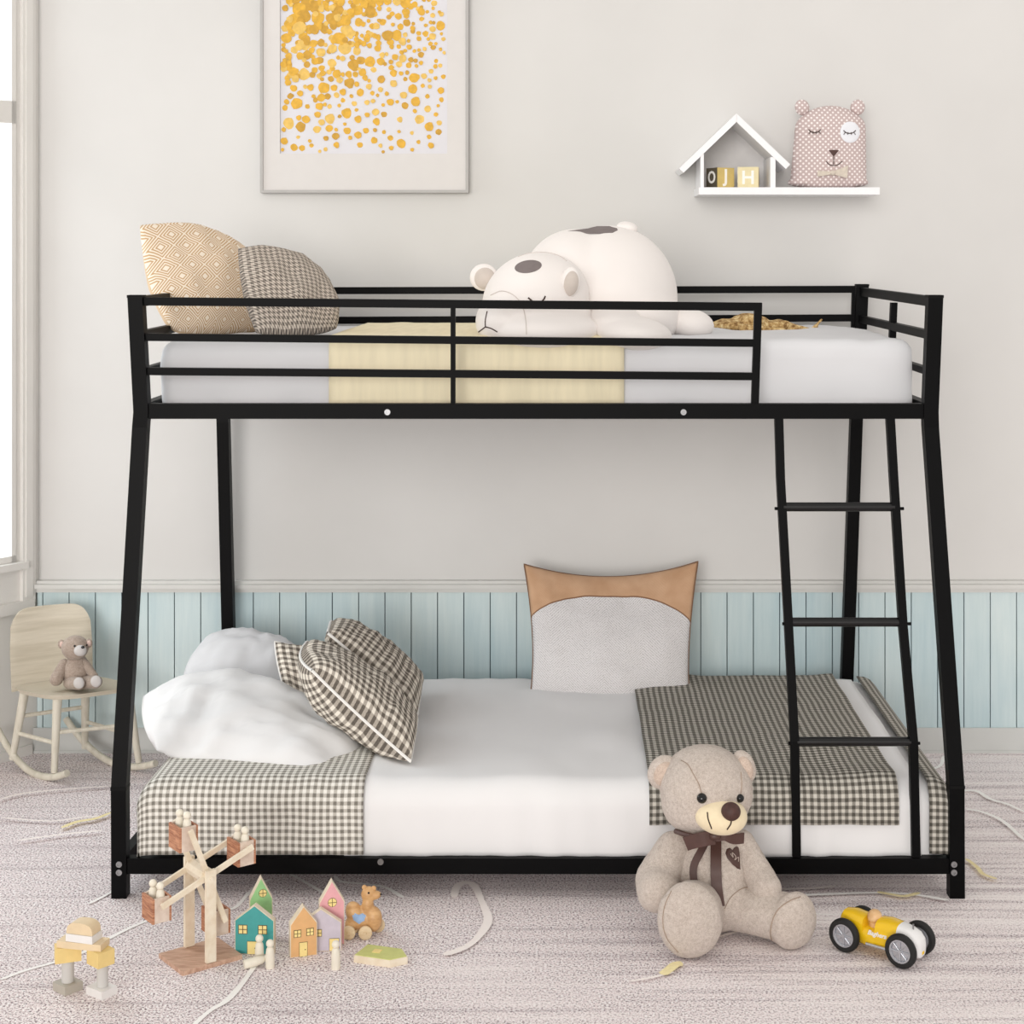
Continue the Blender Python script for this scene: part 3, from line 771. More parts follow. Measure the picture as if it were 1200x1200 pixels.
# front guard
gt = .0095
def hb(y0, y1, d, xa, xb, t=gt, nm='guard_rail'): return bar(nm, [P(xa, y0, d), P(xb, y1, d)], (0, .009, 0), (0, 0, t), bv=.002)
hb(353, 359.5, 4.2, 168, 892.5, .0105); hb(395, 402, 4.2, 170, 884); hb(435, 441, 4.2, 172, 884)
bar('guard_upright', [P(888.5, 355, 4.2), P(884.5, 473, 4.2)], (.0095, 0, 0), (0, .0085, 0))
bar('guard_upright', [P(531, 361, 4.2), P(531, 473, 4.2)], (.006, 0, 0), (0, .008, 0))
# rear guard
hb(341, 339, 5.2, 262, 1002, .011); hb(376, 372.5, 5.2, 262, 1002, .011); hb(412, 408, 5.2, 262, 1002, .011)
bar('guard_upright', [P(1000, 342, 5.2), P(997, 473, 5.2)], (.005, 0, 0), (0, .007, 0)); bar('guard_upright', [P(633, 342, 5.2), P(633, 480, 5.2)], (.006, 0, 0), (0, .007, 0))
for A_, Bb, s in ((FL, RL, 1), (FR, RR, -1)):
    for zz, tt in ((P(0, 353.5, 4.2).z, .013), (P(0, 393, 4.2).z, .011), (P(0, 436, 4.2).z, .009)):
        a, c = ip(A_, zz), ip(Bb, zz+(.004)); bar('end_guard_rail', [a+Vector((0, hw, 0)), c-Vector((0, hw, 0))], (.009, 0, 0), (0, 0, tt), bv=.002)
    m0 = (ip(A_, 1.44)+ip(Bb, 1.44))/2; m1 = (ip(A_, zU+.02)+ip(Bb, zU+.02))/2
    bar('end_guard_upright', [m0, m1], (.009, 0, 0), (0, .011, 0))
# ladder
def lad(pts): return bar('ladder_rail', [P(x, y, d) for x, y, d in pts], (.0105, 0, 0), (0, .011, 0), bv=.003)
LLp = [(912.5, 490, 4.2), (914.5, 560, 4.18), (924, 735, 4.14), (931, 868, 4.11), (933, 1003, 4.1)]
LRp = [(1043, 490, 4.2), (1047, 560, 4.18), (1058, 735, 4.14), (1070, 868, 4.11), (1073, 1003, 4.1)]
lad(LLp); lad(LRp)
for y, xa, xb, d in ((594, 918, 1048, 4.172), (729, 927, 1056, 4.142), (869, 934, 1067, 4.11)):
    part('ladder_rung', tube(B(), [P(xa, y, d), P(xb, y, d)], .0115, 14), 'black_gloss', bed, smooth=True)
    for xx in (xa-8, xb+9): part('rung_bolt', tube(B(), [P(xx-2.2, y+2, d), P(xx+2.2, y+2, d)], .004, 8), 'cap', bed)
def bolt(px, py, d):
    b = B(); c = P(px, py, d); t = Matrix.Translation(c) @ Matrix.Rotation(math.pi/2, 4, 'X')
    lathe(b, [(.0, .0002), (.0035, .0002), (.004, .002), (.0075, .002), (.0075, -.003), (0, -.003)], 14, 0, t); part('bolt', b, 'steel', bed)
bolt(454, 483, 4.186); bolt(801, 483, 4.186); bolt(446, 1010, 4.086)
for x in (139.5, 1118): bolt(x, 1013, 4.0805); bolt(x, 1022.5, 4.0805)

# ================================================================ BEDDING
LZ, UZ = .262, 1.357
zl0 = zL-.004
softbox('mattress', -1.035, .94, 4.118, 5.19, zl0, LZ, .055, 'sheet', 'white sheeted mattress on the lower bunk', 'mattress', wob=.006, seed=3)
softbox('mattress', -1.045, .895, 4.285, 5.16, zU-.004, UZ, .035, 'sheet2', 'white sheeted mattress on the upper bunk', 'mattress', wob=.006, seed=9, nz=7)
BX = (-1.035, .94, 4.118)
# centre white duvet
drape('duvet', -.545, .875, 4.118-.156, 5.12, BX, LZ, .055, .006, 'sheet', 'smooth white duvet spread across the middle of the lower bunk', 'duvet', wave=.011, seed=2, ripple=.010)
drape('bed_cover', -1.035-.12, -.497, 4.118-.166, 5.15, BX, LZ, .055, .0145, ['gingham', 'hem'], 'grey and cream gingham bed cover over the left, head end of the lower bunk', 'bed cover', wave=.006, seed=5)
drape('throw_blanket', .205, .817, 4.118-.10, 5.12, BX, LZ, .055, .019, ['gingham_dark', 'hem'], 'grey gingham throw across the lower bunk, right of the tan-topped cushion', 'throw', wave=.008, seed=8, ripple=.012)
drape('bed_cover', .893, .94+.12, 4.118-.164, 5.13, BX, LZ, .055, .0145, ['gingham_dark', 'hem'], 'narrow gingham cover folded over the right, foot end of the lower bunk', 'bed cover', wave=.004, seed=11)
drape('blanket', P(383, 0, 4.24).x, P(732, 0, 4.24).x, 4.285-.162, 5.12, (-1.045, .895, 4.285), UZ, .035, .006, 'cream', 'cream cotton blanket hanging over the front of the upper bunk', 'blanket', wave=.006, seed=4)

# lower pillows
def pillow(name, cs, mids, h, mat, label, pipe=None, cat='pillow', group=None, **k):
    c = [P(*x) for x in cs]; m = [P(*x) if x else None for x in mids]
    cen = sum(c, Vector())/4; t = thing(name, (cen.x, cen.y, min(v.z for v in c)), label, cat, group)
    o, lp, bvh = cushion('cover', c, m, h, mat, t, **k)
    if pipe: part('piping', closed_tube(lp, pipe[0]), pipe[1], t, smooth=True)
    return t, lp, bvh
tW, lw, bw = pillow('pillow', [(184, 880, 4.30), (363, 903, 4.22), (438, 866, 4.5), (168, 815, 4.72)],
    [(250, 894, 4.28), (415, 893, 4.33), (310, 800, 4.82), (168, 848, 4.5)], .085, 'sheet', 'bright white pillow slumped at the front head end of the lower bunk', wr=.009, seed=1, p=.62)
pillow('pillow', [(214, 812, 4.85), (352, 826, 4.85), (345, 762, 5.12), (251, 742, 5.12)], [None, (366, 790, 4.98), (300, 744, 5.13), (222, 772, 5.0)], .075, 'sheet2',
    'grey-white pillow standing at the back head end of the lower bunk', wr=.006, seed=3, p=.6)
pillow('pillow', [(333, 806, 4.72), (385, 838, 4.7), (378, 758, 4.82), (322, 752, 4.82)], [None, None, (350, 757, 4.82), (326, 780, 4.76)], .042, 'gingham_pil',
    'small gingham pillow wedged behind the larger ones, nearest the white pillows', (.003, 'piping'), group=None, seed=5)
pillow('pillow', [(366, 786, 4.42), (481, 892, 4.24), (489, 842, 4.56), (360, 752, 4.70)], [(420, 838, 4.33), None, None, (352, 770, 4.56)], .082, 'gingham_pil',
    'large gingham pillow with white piping leaning frontmost of the gingham pillows', (.0042, 'piping'), seed=7, p=.42)
pillow('pillow', [(384, 742, 4.64), (489, 838, 4.60), (494, 797, 4.95), (388, 728, 4.98)], [(430, 782, 4.63), None, None, None], .066, 'gingham_pil',
    'large gingham pillow with white piping, rearmost and highest of the gingham pillows', (.0042, 'piping'), seed=9, p=.42)
# tan and grey cushion
def tanface(u, v, side):
    lim = .845-.20*max(0, (abs(2*u-1)-.15)/.85)**2.2
    return 1 if v > lim else 0
cs = [(621, 819, 4.98), (808, 820, 4.98), (818, 658, 5.19), (614, 661, 5.19)]; ms = [(712, 824, 4.97), (808, 745, 5.07), (716, 676, 5.19), (624, 745, 5.07)]
cs_ = [P(*c) for c in cs]
tC = thing('cushion', (P(712, 820, 4.98).x, 4.98, cs_[0].z), 'square grey herringbone cushion with tan leather top, standing at the rear of the lower bunk', 'cushion')
o, lp, bt = cushion('cover', cs_, [P(*m) for m in ms], .062, 'cushion_front', tC, n=40, wr=.003, p=.45, seed=2, flatback=.35)
part('piping', closed_tube(lp, .0022), 'piping_brown', tC, smooth=True)
# upper pillows
pillow('pillow', [(203, 386, 4.50), (308, 386, 4.70), (296, 304, 4.86), (164, 264, 4.66)], [(250, 392, 4.56), (316, 350, 4.76), (238, 268, 4.76), (176, 335, 4.56)], .062, ['diamond', 'tan_cloth'],
    'tan woven diamond-pattern pillow at the left end of the upper bunk', seed=4, p=.45, face=lambda u, v, s: 0 if s > 0 and u < .86 else 1)
pillow('pillow', [(300, 390, 4.42), (394, 385, 4.50), (374, 318, 4.66), (279, 291, 4.56)], [(345, 393, 4.43), (395, 352, 4.58), (335, 296, 4.62), (284, 338, 4.48)], .055, 'hound',
    'grey houndstooth pillow beside the tan diamond pillow on the upper bunk', seed=6, p=.45)

# ================================================================ WHITE PLUSH ON THE UPPER BUNK
hp = thing('plush_polar_bear', P(700, 400, 4.55), 'large white plush bear asleep with grey patches, on the upper bunk', 'soft toy')
D = 4.60
b = B()
for e in (E(714, 349, 4.66, 80, 85, .24), E(674, 336, 4.64, 64, 68, .20), E(690, 352, 4.66, 80, 68, .2), E(650, 355, 4.58, 55, 52, .17), E(740, 372, 4.62, 58, 42, .22), E(660, 388, 4.52, 60, 22, .15)):
    ball(b, e[0], e[1], 4, e[2])
body, bvB = blob('body', b, 'plush_white', hp, .007, 14)
b = B()
for e in (E(628, 353, 4.44, 64, 57, .165, -22), E(588, 376, 4.38, 31, 30, .115, -20), E(650, 375, 4.42, 45, 33, .14), E(637, 387, 4.355, 68, 24, .128)):
    ball(b, e[0], e[1], 4, e[2])
head, bvH = blob('head', b, 'plush_white', hp, .006, 10)
b = B(); c_, r_, ro = E(742, 391, 4.352, 46, 21, .125, 6); ball(b, c_, r_, 4, ro); c_, r_, ro = E(722, 382, 4.42, 34, 28, .14, 20); ball(b, c_, r_, 4, ro); paw, bvP = blob('paw', b, 'plush_white', hp, .006, 8)
b = B(); c_, r_, ro = E(806, 380, 4.60, 31, 19, .09, 6); ball(b, c_, r_, 4, ro); blob('paw', b, 'plush_white', hp, .006, 6)
b = B(); c_, r_, ro = E(735, 267, 4.66, 13, 7.5, .035, 10); ball(b, c_, r_, 3, ro); ball(b, P(728, 268, 4.64), .016, 3); blob('tail', b, 'plush_white', hp, .004, 4)
for cx, cy, rx, ry, ti in ((567, 325, 16.5, 16, 0), (668, 331, 11.5, 18.5, 8)):
    dd = 4.50 if cx < 600 else hit([bvH, bvB], 664, 331, 0).y+.004
    b = B(); c_, r_, ro = E(cx, cy, dd, rx, ry, .020, ti); ball(b, c_, r_, 4, ro); e_ = part('ear', b, 'plush_white', hp, smooth=True)
    b = B(); c_, r_, ro = E(cx+1, cy+1, dd-.008, rx*.78, ry*.82, .019, ti); ball(b, c_, r_, 4, ro); part('ear_lining', b, 'plush_ear', e_, smooth=True, label='taupe ear lining')
patch('patch', [bvH], ell(619, 312.5, 16, 7.5, -8), 'plush_spot', head, .002, 'dark grey oval patch')
patch('patch', [bvB], [(665, 271), (675, 267.5), (688, 265.2), (700, 264.6), (714, 265), (723, 267.5), (724, 270), (718, 273), (702, 274.5), (688, 274)], 'plush_spot', body, .002, 'dark grey oval patch')
seam('seam', [bvH, bvB], [(607, 301), (620, 297), (640, 296), (655, 300), (664, 306)], .0011, 'plush_line', head)
seam('seam', [bvH], [(575, 346), (588, 341), (602, 346), (612, 358), (616, 375), (617, 392)], .0012, 'plush_line', head)
seam('eye', [bvH], [(619, 349), (624, 353), (628, 356)], .0022, 'thread', head)
seam('eye', [bvH], [(639, 347), (637, 351), (632, 356)], .0022, 'thread', head)
seam('mouth', [bvH], [(571, 365), (569, 375), (569, 383)], .0016, 'thread', head)
seam('mouth', [bvH], [(561, 389), (565, 386), (569, 383)], .0016, 'thread', head)
seam('mouth', [bvH], [(569, 383), (576, 385), (583, 389)], .0016, 'thread', head)

# mottled gold soft toy
b = B()
for e in (E(862, 382, 4.92, 30, 8, .06), E(880, 377, 4.92, 22, 10, .05), E(905, 382, 4.92, 30, 7, .04), E(930, 385, 4.92, 20, 5, .03), E(845, 384, 4.95, 14, 7, .04)): ball(b, e[0], e[1], 3, e[2])
tube(b, [P(945, 388, 4.92), P(953, 387, 4.92), P(958, 380, 4.92), P(964, 373, 4.92)], [.009, .010, .009, .006], 8)
tube(b, [P(866, 384, 4.85), P(890, 385, 4.85), P(915, 388, 4.86), P(940, 388.5, 4.88)], [.012, .012, .009, .006], 8)
o, _ = blob('soft_toy', b, 'gold_plush', None, .004, 3, disp=.006)
tag(o, 'flat mottled golden brown soft toy on the upper bunk, right of the white plush', 'soft toy')

# ================================================================ LARGE TEDDY BEAR
tb = thing('teddy_bear', G(832, 1088), 'large beige plush teddy bear with brown ribbon, sitting on the carpet', 'teddy bear')
b = B()
for e in (E(832, 1022, 3.915, 47, 52, .095), E(834, 1050, 3.90, 52, 38, .105), E(830, 990, 3.93, 42, 25, .075)): ball(b, e[0], e[1], 4, e[2])
for v in b.verts: v.co.z = max(v.co.z, .001)
torso, bvT = blob('body', b, 'bear', tb, .006, 10, disp=.0015)
b = B(); c_, r_, ro = E(827, 926, 3.885, 55, 52, .108, 8); ball(b, c_, r_, 4, ro); c_, r_, ro = E(826, 940, 3.88, 52, 38, .10); ball(b, c_, r_, 4, ro)
headb, bvHd = blob('head', b, 'bear', tb, .006, 8, disp=.002)
for cx, cy, rx, ry, ti in ((777, 905, 18, 21, 28), (872, 898, 13, 20, -22)):
    b = B(); c_, r_, ro = E(cx, cy, 3.895, rx, ry, .022, ti); ball(b, c_, r_, 4, ro); e_, be = blob('ear', b, 'bear', headb, .004, 4, disp=.001)
    b = B(); c_, r_, ro = E(cx+1.5, cy+2, 3.882, rx*.72, ry*.76, .016, ti); ball(b, c_, r_, 3, ro); blob('ear_lining', b, 'bear_in', headb, .004, 3, disp=.001)
b = B(); c_, r_, ro = E(844, 955, 3.805, 32, 21.5, .062, 6); ball(b, c_, r_, 4, ro); mz, bvM = blob('muzzle', b, 'muzzle', headb, .004, 3, label='cream muzzle')
c_, r_, ro = E(856.5, 951, 3.755, 11.5, 10.8, .020, 8); part('nose', ball(B(), c_, r_, 4, ro), 'nose', headb, smooth=True)
for ex, ey, r in ((822.5, 935.5, 6), (867, 935.5, 5)):
    h = hit([bvHd], ex, ey, .0); part('eye', ball(B(), h, r*3.8/F, 3), 'eye', headb, smooth=True)
BR = [bvM, bvHd]
seam('mouth', [bvM], [(829, 952), (830, 960), (834, 971)], .0016, 'thread', headb); seam('mouth', [bvM], [(857, 962), (856, 966), (852, 972)], .0016, 'thread', headb)
seam('seam', [bvHd], [(798, 891), (806, 896), (813, 908), (819, 919), (822, 929)], .0012, 'bear_seam', headb)
seam('seam', [bvHd], [(868, 905), (869, 918), (868, 930)], .0012, 'bear_seam', headb)
# arms
b = B(); capsule(b, P(790, 995, 3.90), P(770, 1032, 3.87), .042, .052); capsule(b, P(770, 1032, 3.87), P(771, 1044, 3.83), .052, .05, 4)
armL, bvAL = blob('arm', b, 'bear', tb, .006, 8, disp=.002)
b = B(); capsule(b, P(869, 988, 3.91), P(890, 1028, 3.87), .032, .037); capsule(b, P(890, 1028, 3.87), P(898, 1042, 3.84), .037, .036, 4)
armR, bvAR = blob('arm', b, 'bear', tb, .006, 8, disp=.002)
# legs
b = B()
capsule(b, P(820, 1062, 3.86), P(810, 1070, 3.78), .065, .07)
c_, r_, ro = E(808, 1078, 3.74, 38.5, 45, .045, -4); ball(b, c_, r_, 4, ro)
for v in b.verts: v.co.z = max(v.co.z, .001)
legL, bvLL = blob('leg', b, 'bear', tb, .006, 6, disp=.002)
b = B(); capsule(b, P(856, 1062, 3.88), P(905, 1072, 3.82), .052, .052, 9)
c_, r_, ro = E(930, 1079, 3.79, 30, 34, .036, 10, 28); ball(b, c_, r_, 4, ro)
c_, r_, ro = E(918, 1076, 3.815, 24, 30, .05, 5); ball(b, c_, r_, 4, ro)
for v in b.verts: v.co.z = max(v.co.z, .001)
legR, bvLR = blob('leg', b, 'bear', tb, .006, 6, disp=.002)
seam('sole_seam', [bvLL], [(787, 1044), (779, 1062), (777, 1082), (782, 1100), (795, 1116)], .0012, 'bear_seam', legL)
seam('sole_seam', [bvLR], [(938, 1051), (925, 1056), (912, 1066), (905, 1080), (903, 1095), (907, 1108)], .0014, 'bear_seam', legR)
seam('seam', [bvLR, bvT], [(849, 1065), (856, 1052), (868, 1042), (880, 1039)], .0012, 'bear_seam', legR)
# ribbon
AB = [bvT]
b = B()
def flatstrip(b, pts, w, d, th=.002):
    p = catmull([P(x, y, dd) for x, y, dd in pts], 5)
    t = bmesh.new(); R_ = []
    for i, q in enumerate(p):
        dr = (p[min(i+1, len(p)-1)]-p[max(i-1, 0)]); dr.y = 0; dr.normalize(); nn = Vector((-dr.z, 0, dr.x))*w
        R_.append([t.verts.new(q+nn+Vector((0, s, 0))) for s in (-th, th)]+[t.verts.new(q-nn+Vector((0, s, 0))) for s in (th, -th)])
    for r, s in zip(R_, R_[1:]):
        for i in range(4): t.faces.new((r[i], r[(i+1) % 4], s[(i+1) % 4], s[i]))
    t.faces.new(R_[0]); t.faces.new(R_[-1][::-1]); merge(b, t)
def onT(pts, off=.006):
    o = []
    for x, y in pts:
        h = hit([bvT, bvHd, bvM], x, y, 0); dd = h.y-off if h is not None else 3.80
        o.append((x, y, dd))
    return o
flatstrip(b, [(838, 981, 3.785), (826, 983, 3.78), (813, 986, 3.785), (803, 989, 3.79)], .016, 0)
flatstrip(b, [(838, 980, 3.785), (850, 979, 3.78), (860, 983, 3.785), (872, 982, 3.795)], .012, 0)
ball(b, P(838, 980, 3.782), (.014, .009, .010))
tr = part('ribbon_bow', b, 'brown_ribbon', tb, smooth=True)
b = B(); flatstrip(b, onT([(828, 985), (820, 1000), (813, 1015), (813, 1030), (818, 1042)]), .0085, 0)
part('ribbon_tail', b, 'brown_ribbon', tb, smooth=True)
b = B(); flatstrip(b, onT([(839, 984), (839, 1000), (839, 1020), (840, 1040), (843, 1062)]), .0125, 0)
part('ribbon_tail', b, 'brown_ribbon', tb, smooth=True)
b = B(); tube(b, catmull([P(792, 974, 3.85), P(803, 978, 3.812), (P(820, 981, 3.79)), P(840, 981, 3.787), P(862, 979, 3.80)], 4), .006, 8); part('ribbon_collar', b, 'brown_ribbon', tb, smooth=True)
heart = [(858, 997), (855, 993.5), (851.5, 995), (850, 1000), (852, 1006), (858, 1013), (864, 1018), (867.5, 1019), (867, 1010), (866.5, 1000), (865.5, 992.5), (862.5, 992), (859.5, 994)]
patch('heart_patch', [bvT], heart, 'brown_ribbon', tb, .003, 'brown heart patch')
seam('stitched_script', [bvT], [(855, 1001), (858, 1005), (857, 1000), (861, 1004), (860, 1008), (864, 1005), (864, 1010)], .0007, 'pale_thread', tb, .004)

# ================================================================ TOY CAR
hd = -38; cc = Vector((.676, 3.755, 0)); CM = Matrix.Translation((.712, 3.765, 0)) @ Matrix.Rotation(math.radians(hd), 4, 'Z')
car = thing('toy_car', CM.translation, 'yellow and white toy racing car with black wheels, right of the teddy bear', 'toy car')
secs = [(-.088, .018, .030, .072), (-.083, .023, .020, .080), (-.06, .027, .016, .083), (-.032, .029, .015, .078), (-.030, .029, .015, .058), (-.005, .029, .015, .056), (-.002, .029, .015, .080), (.02, .029, .015, .083), (.045, .028, .015, .080), (.046, .028, .015, .080), (.068, .0265, .014, .075), (.084, .024, .014, .068), (.093, .019, .016, .058), (.096, .012, .022, .048)]
b = B(); rings = []; n = 20; secs = [(x*1.07, w*1.04, a_, c2) for x, w, a_, c2 in secs]
t = b
for x, w, z0, z1 in secs:
    r = []
    for k in range(n):
        a = 2*math.pi*k/n; ca, sa = math.cos(a), math.sin(a); e = .62
        yy = w*math.copysign(abs(ca)**e, ca); zz = (z0+z1)/2+(z1-z0)/2*math.copysign(abs(sa)**e, sa); r.append(t.verts.new((x, yy, zz)))
    rings.append(r)
for i, (r, s) in enumerate(zip(rings, rings[1:])):
    for k in range(n):
        f = t.faces.new((r[k], r[(k+1) % n], s[(k+1) % n], s[k])); f.material_index = 1 if secs[i][0] > .0485 else 0
t.faces.new(rings[0]); f = t.faces.new(rings[-1]); f.material_index = 1
part('body', b, ['caryel', 'carwhite'], car, M4=CM, smooth=True)
part('driver_head', ball(B(), (-.017, 0, .078), .0165, 3), 'ballwood', car, M4=CM, smooth=True)
part('driver_body', lathe(B(), [(.0, .05), (.012, .05), (.012, .068), (0, .068)], 14, 0, Matrix.Translation((-.017, 0, 0))), 'ballwood', car, M4=CM, smooth=True)
for sx_, sy_ in ((-.069, -1), (-.069, 1), (.071, -1), (.071, 1)):
    Mw = CM @ Matrix.Translation((sx_, sy_*.0465, .0375)) @ Matrix.Rotation(-sy_*math.pi/2, 4, 'X') 
    Mw = CM @ Matrix.Translation((sx_, sy_*.0465, .0375)) @ Matrix.Rotation(math.pi/2*(1 if sy_ < 0 else -1), 4, 'X')
    wh = part('wheel', lathe(B(), [(.0255, -.008), (.034, -.008), (.0372, -.004), (.0375, 0), (.0372, .004), (.034, .008), (.0265, .0085), (.0255, .006), (.0255, -.008)], 36, caps=False), 'rubber', car, M4=Mw, smooth=True)
    b = lathe(B(), [(0, .0075), (.004, .0075), (.005, .003), (.02, .0025), (.0225, .0065), (.0256, .0065), (.0256, -.006), (0, -.006)], 30)
    for k in range(8):
        a = k*math.pi/4; tube(b, [(.004*math.cos(a), .004*math.sin(a), .0045), (.0215*math.cos(a), .0215*math.sin(a), .0045)], .0012, 6)
    part('rim', b, 'chrome', wh, M4=Mw, smooth=True)
for xx in (-.069, .071): part('axle', tube(B(), [(xx, -.043, .0375), (xx, .043, .0375)], .003, 8), 'steel', car, M4=CM)
part('exhaust_pipe', tube(B(), [(-.022, -.0325, .026), (.04, -.0325, .026)], .0032, 8), 'chrome', car, M4=CM, smooth=True)
m = textmesh('Baghera', .0145, .0008, shear=.35, bold=.0004); bmesh.ops.transform(m, matrix=Matrix.Translation((.004, -.0308, .052)) @ Matrix.Rotation(math.pi/2, 4, 'X'), verts=m.verts)
part('lettering', m, 'letter', car, M4=CM, label='white script lettering')
part('nose_badge', box(B(), .100, .1035, -.007, .003, .024, .030, bv=.001), 'caryel', car, M4=CM)
part('radiator_cap', lathe(B(), [(0, .078), (.0022, .078), (.0018, .070), (.0018, .064), (0, .064)][::-1], 10, 0, Matrix.Translation((.078, 0, .006))), 'steel', car, M4=CM)

# ================================================================ PEG DOLLS
def make_peg(label, loc, group):
    t = thing('peg_doll', (0, 0, 0), label, 'peg doll', group)
    part('body', lathe(B(), [(0, 0), (.0096, 0), (.0102, .003), (.0098, .03), (.0085, .041), (.0055, .046), (0, .047)], 18), 'peg', t, smooth=True)
    part('head', ball(B(), (0, 0, .0535), .0088, 3), 'peg', t, smooth=True); t.location = loc; return t
def copy_thing(o, loc, label, group=None, rot=None):
    c = o.copy(); C.objects.link(c); c.location = loc; c['label'] = label
    if rot: c.rotation_euler = rot
    if group: c['group'] = group
    for ch in o.children:
        k = ch.copy(); C.objects.link(k); k.parent = c
        for g in ch.children:
            q = g.copy(); C.objects.link(q); q.parent = k
    return c
g1 = 'plain wooden peg dolls on the carpet'
peg = make_peg('white wooden peg doll standing nearer the front of the pair before the teal house', G(316.5, 1134), g1)
copy_thing(peg, G(304, 1128), 'white wooden peg doll standing at the back left of the pair before the teal house', g1)
lo = G(286, 1136); copy_thing(peg, Vector((lo.x, lo.y, .0104)), 'white wooden peg doll lying on its side by the standing pair', g1, (0, math.radians(84), math.radians(24)))
copy_thing(peg, G(393.5, 1135), 'white wooden peg doll standing alone in front of the lilac house', g1)

# ================================================================ FERRIS WHEEL
fa = 38
fo = (G(217.8, 1117)+G(250.5, 1130))/2
FM = Matrix.Translation(fo) @ Matrix.Rotation(math.radians(fa), 4, 'Z')     # local x: in wheel plane, local y: axle (front is -y)
fw_ = thing('toy_ferris_wheel', fo, 'pale wooden toy ferris wheel on a brown board, left of the toy houses', 'toy ferris wheel')
part('base_board', box(B(), -.070, .074, -.0605, .0605, 0, .010, bv=.002), 'basewood', fw_, M4=FM)
AX = .196; yf = .054
part('post', box(B(), -.0115, .0115, -yf-.005, -yf+.005, .011, AX+.018, bv=.001), 'palewood', fw_, M4=FM)
part('post', box(B(), -.0115, .0115, yf-.005, yf+.005, .011, AX+.018, bv=.001), 'palewood', fw_, M4=FM)
part('axle', tube(B(), [(0, -yf-.008, AX), (0, yf+.008, AX)], .004, 10), 'palewood', fw_, M4=FM)
ya = .036
hub = lathe(B(), [(0, -ya-.004), (.017, -ya-.004), (.017, ya+.004), (0, ya+.004)], 8, 0, Matrix.Translation((0, 0, AX)) @ Matrix.Rotation(math.pi/2, 4, 'X'))
part('hub', hub, 'palewood', fw_, M4=FM)
L_ = .118; tips = []
for k in range(4):
    a = math.radians(21+90*k); u = Vector((math.cos(a), 0, math.sin(a))); w = Vector((-math.sin(a), 0, math.cos(a)))
    tips.append(Vector((0, 0, AX))+u*L_*.93)
    for y in (-ya-.006, ya+.006):
        part('arm', sweep(B(), [Vector((0, y, AX))+u*.006, Vector((0, y, AX))+u*L_], w*.0058, (0, .0035, 0), .001), 'palewood', fw_, M4=FM)
g2 = 'peg dolls riding the toy ferris wheel'
nm = ['right', 'top', 'left', 'bottom']
for k, tp in enumerate(tips):
    b = B(); hx, hy = .022, .028; z1 = tp.z+.012; z0 = tp.z-.042
    zf = z1-.033; box(b, tp.x-hx+.005, tp.x+hx-.005, -hy+.005, hy-.005, zf-.005, zf)
    car_ = part('carriage', b, 'boxside', fw_, M4=FM)
    part('end_panel', box(B(), tp.x-hx, tp.x-hx+.005, -hy, hy, z0, z1, bv=.0008), 'redwood', car_, M4=FM, label='reddish brown end panel')
    part('end_panel', box(B(), tp.x+hx-.005, tp.x+hx, -hy, hy, z0, z1, bv=.0008), 'redwood', car_, M4=FM, label='reddish brown end panel')
    part('side_panel', box(B(), tp.x-hx+.005, tp.x+hx-.005, -hy, -hy+.005, z0, z1, bv=.0008), 'boxside', car_, M4=FM)
    part('side_panel', box(B(), tp.x-hx+.005, tp.x+hx-.005, hy-.005, hy, z0, z1, bv=.0008), 'boxside', car_, M4=FM)
    part('pivot_pin', tube(B(), [tp+Vector((0, -ya-.010, 0)), tp+Vector((0, ya+.010, 0))], .0018, 8), 'palewood', fw_, M4=FM)
    if k != 3:
        for s, w in ((-1, 'front'), (1, 'back')):
            l = FM @ Vector((tp.x+(.003 if s < 0 else -.003), s*.0125, zf+.0003))
            c = copy_thing(peg, l, '%s white peg doll of two in the %s carriage of the toy ferris wheel' % ('nearer' if s < 0 else 'farther', nm[k]), g2)

# ================================================================ TOY HOUSES
def house(name, px, py, w, he, ha, t, rot, mat, label, feats):
    o = G(px, py); R = Matrix.Translation(o) @ Matrix.Rotation(math.radians(rot), 4, 'Z')
    th_ = thing(name, o, label, 'toy house')
    part('body', prism(B(), [(-w/2, 0), (w/2, 0), (w/2, he), (0, ha), (-w/2, he)], .0012, t, bv=.0008), 'palewood', th_, M4=R)
    i = .0016
    part('painted_front', prism(B(), [(-w/2+i, i), (w/2-i, i), (w/2-i, he-i*.5), (0, ha-i*1.4), (-w/2+i, he-i*.5)], 0, .0012), mat, th_, M4=R)
    for f in feats:
        if f[0] == 'w':
            _, x, z, s = f; b = B(); box(b, x-s-.0008, x+s+.0008, -.0006, 0, z-s-.0008, z+s+.0008, 1)
            for a in (-1, 1):
                for c in (-1, 1): box(b, x+a*s*.52-s*.42, x+a*s*.52+s*.42, -.0011, -.0006, z+c*s*.52-s*.42, z+c*s*.52+s*.42, 0)
            part('window', b, ['winyel', 'mull'], th_, M4=R)
        if f[0] == 'r':
            _, x, z, s = f; b = B(); T = Matrix.Translation((x, 0, z)) @ Matrix.Rotation(math.pi/2, 4, 'X')
            lathe(b, [(0, .0006), (s+.0008, .0006), (s+.0008, 0), (0, 0)], 20, 1, T); lathe(b, [(0, .0010), (s, .0010), (s, 0.0006), (0, 0.0006)], 20, 0, T)
            box(b, x-.0006, x+.0006, -.0014, -.001, z-s, z+s, 1); box(b, x-s, x+s, -.0014, -.001, z-.0006, z+.0006, 1)
            part('window', b, ['winyel', 'mull'], th_, M4=R)
        if f[0] == 'd':
            _, x, dw, dh = f; b = B(); box(b, x-dw-.0008, x+dw+.0008, -.0006, 0, 0.001, dh+.0008, 1); box(b, x-dw, x+dw, -.0011, -.0006, 0.001, dh, 0)
            ball(b, (x+dw*.5, -.0015, dh*.5), .0012, 2, mi=1); part('door', b, ['winyel', 'mull'], th_, M4=R)
    return th_
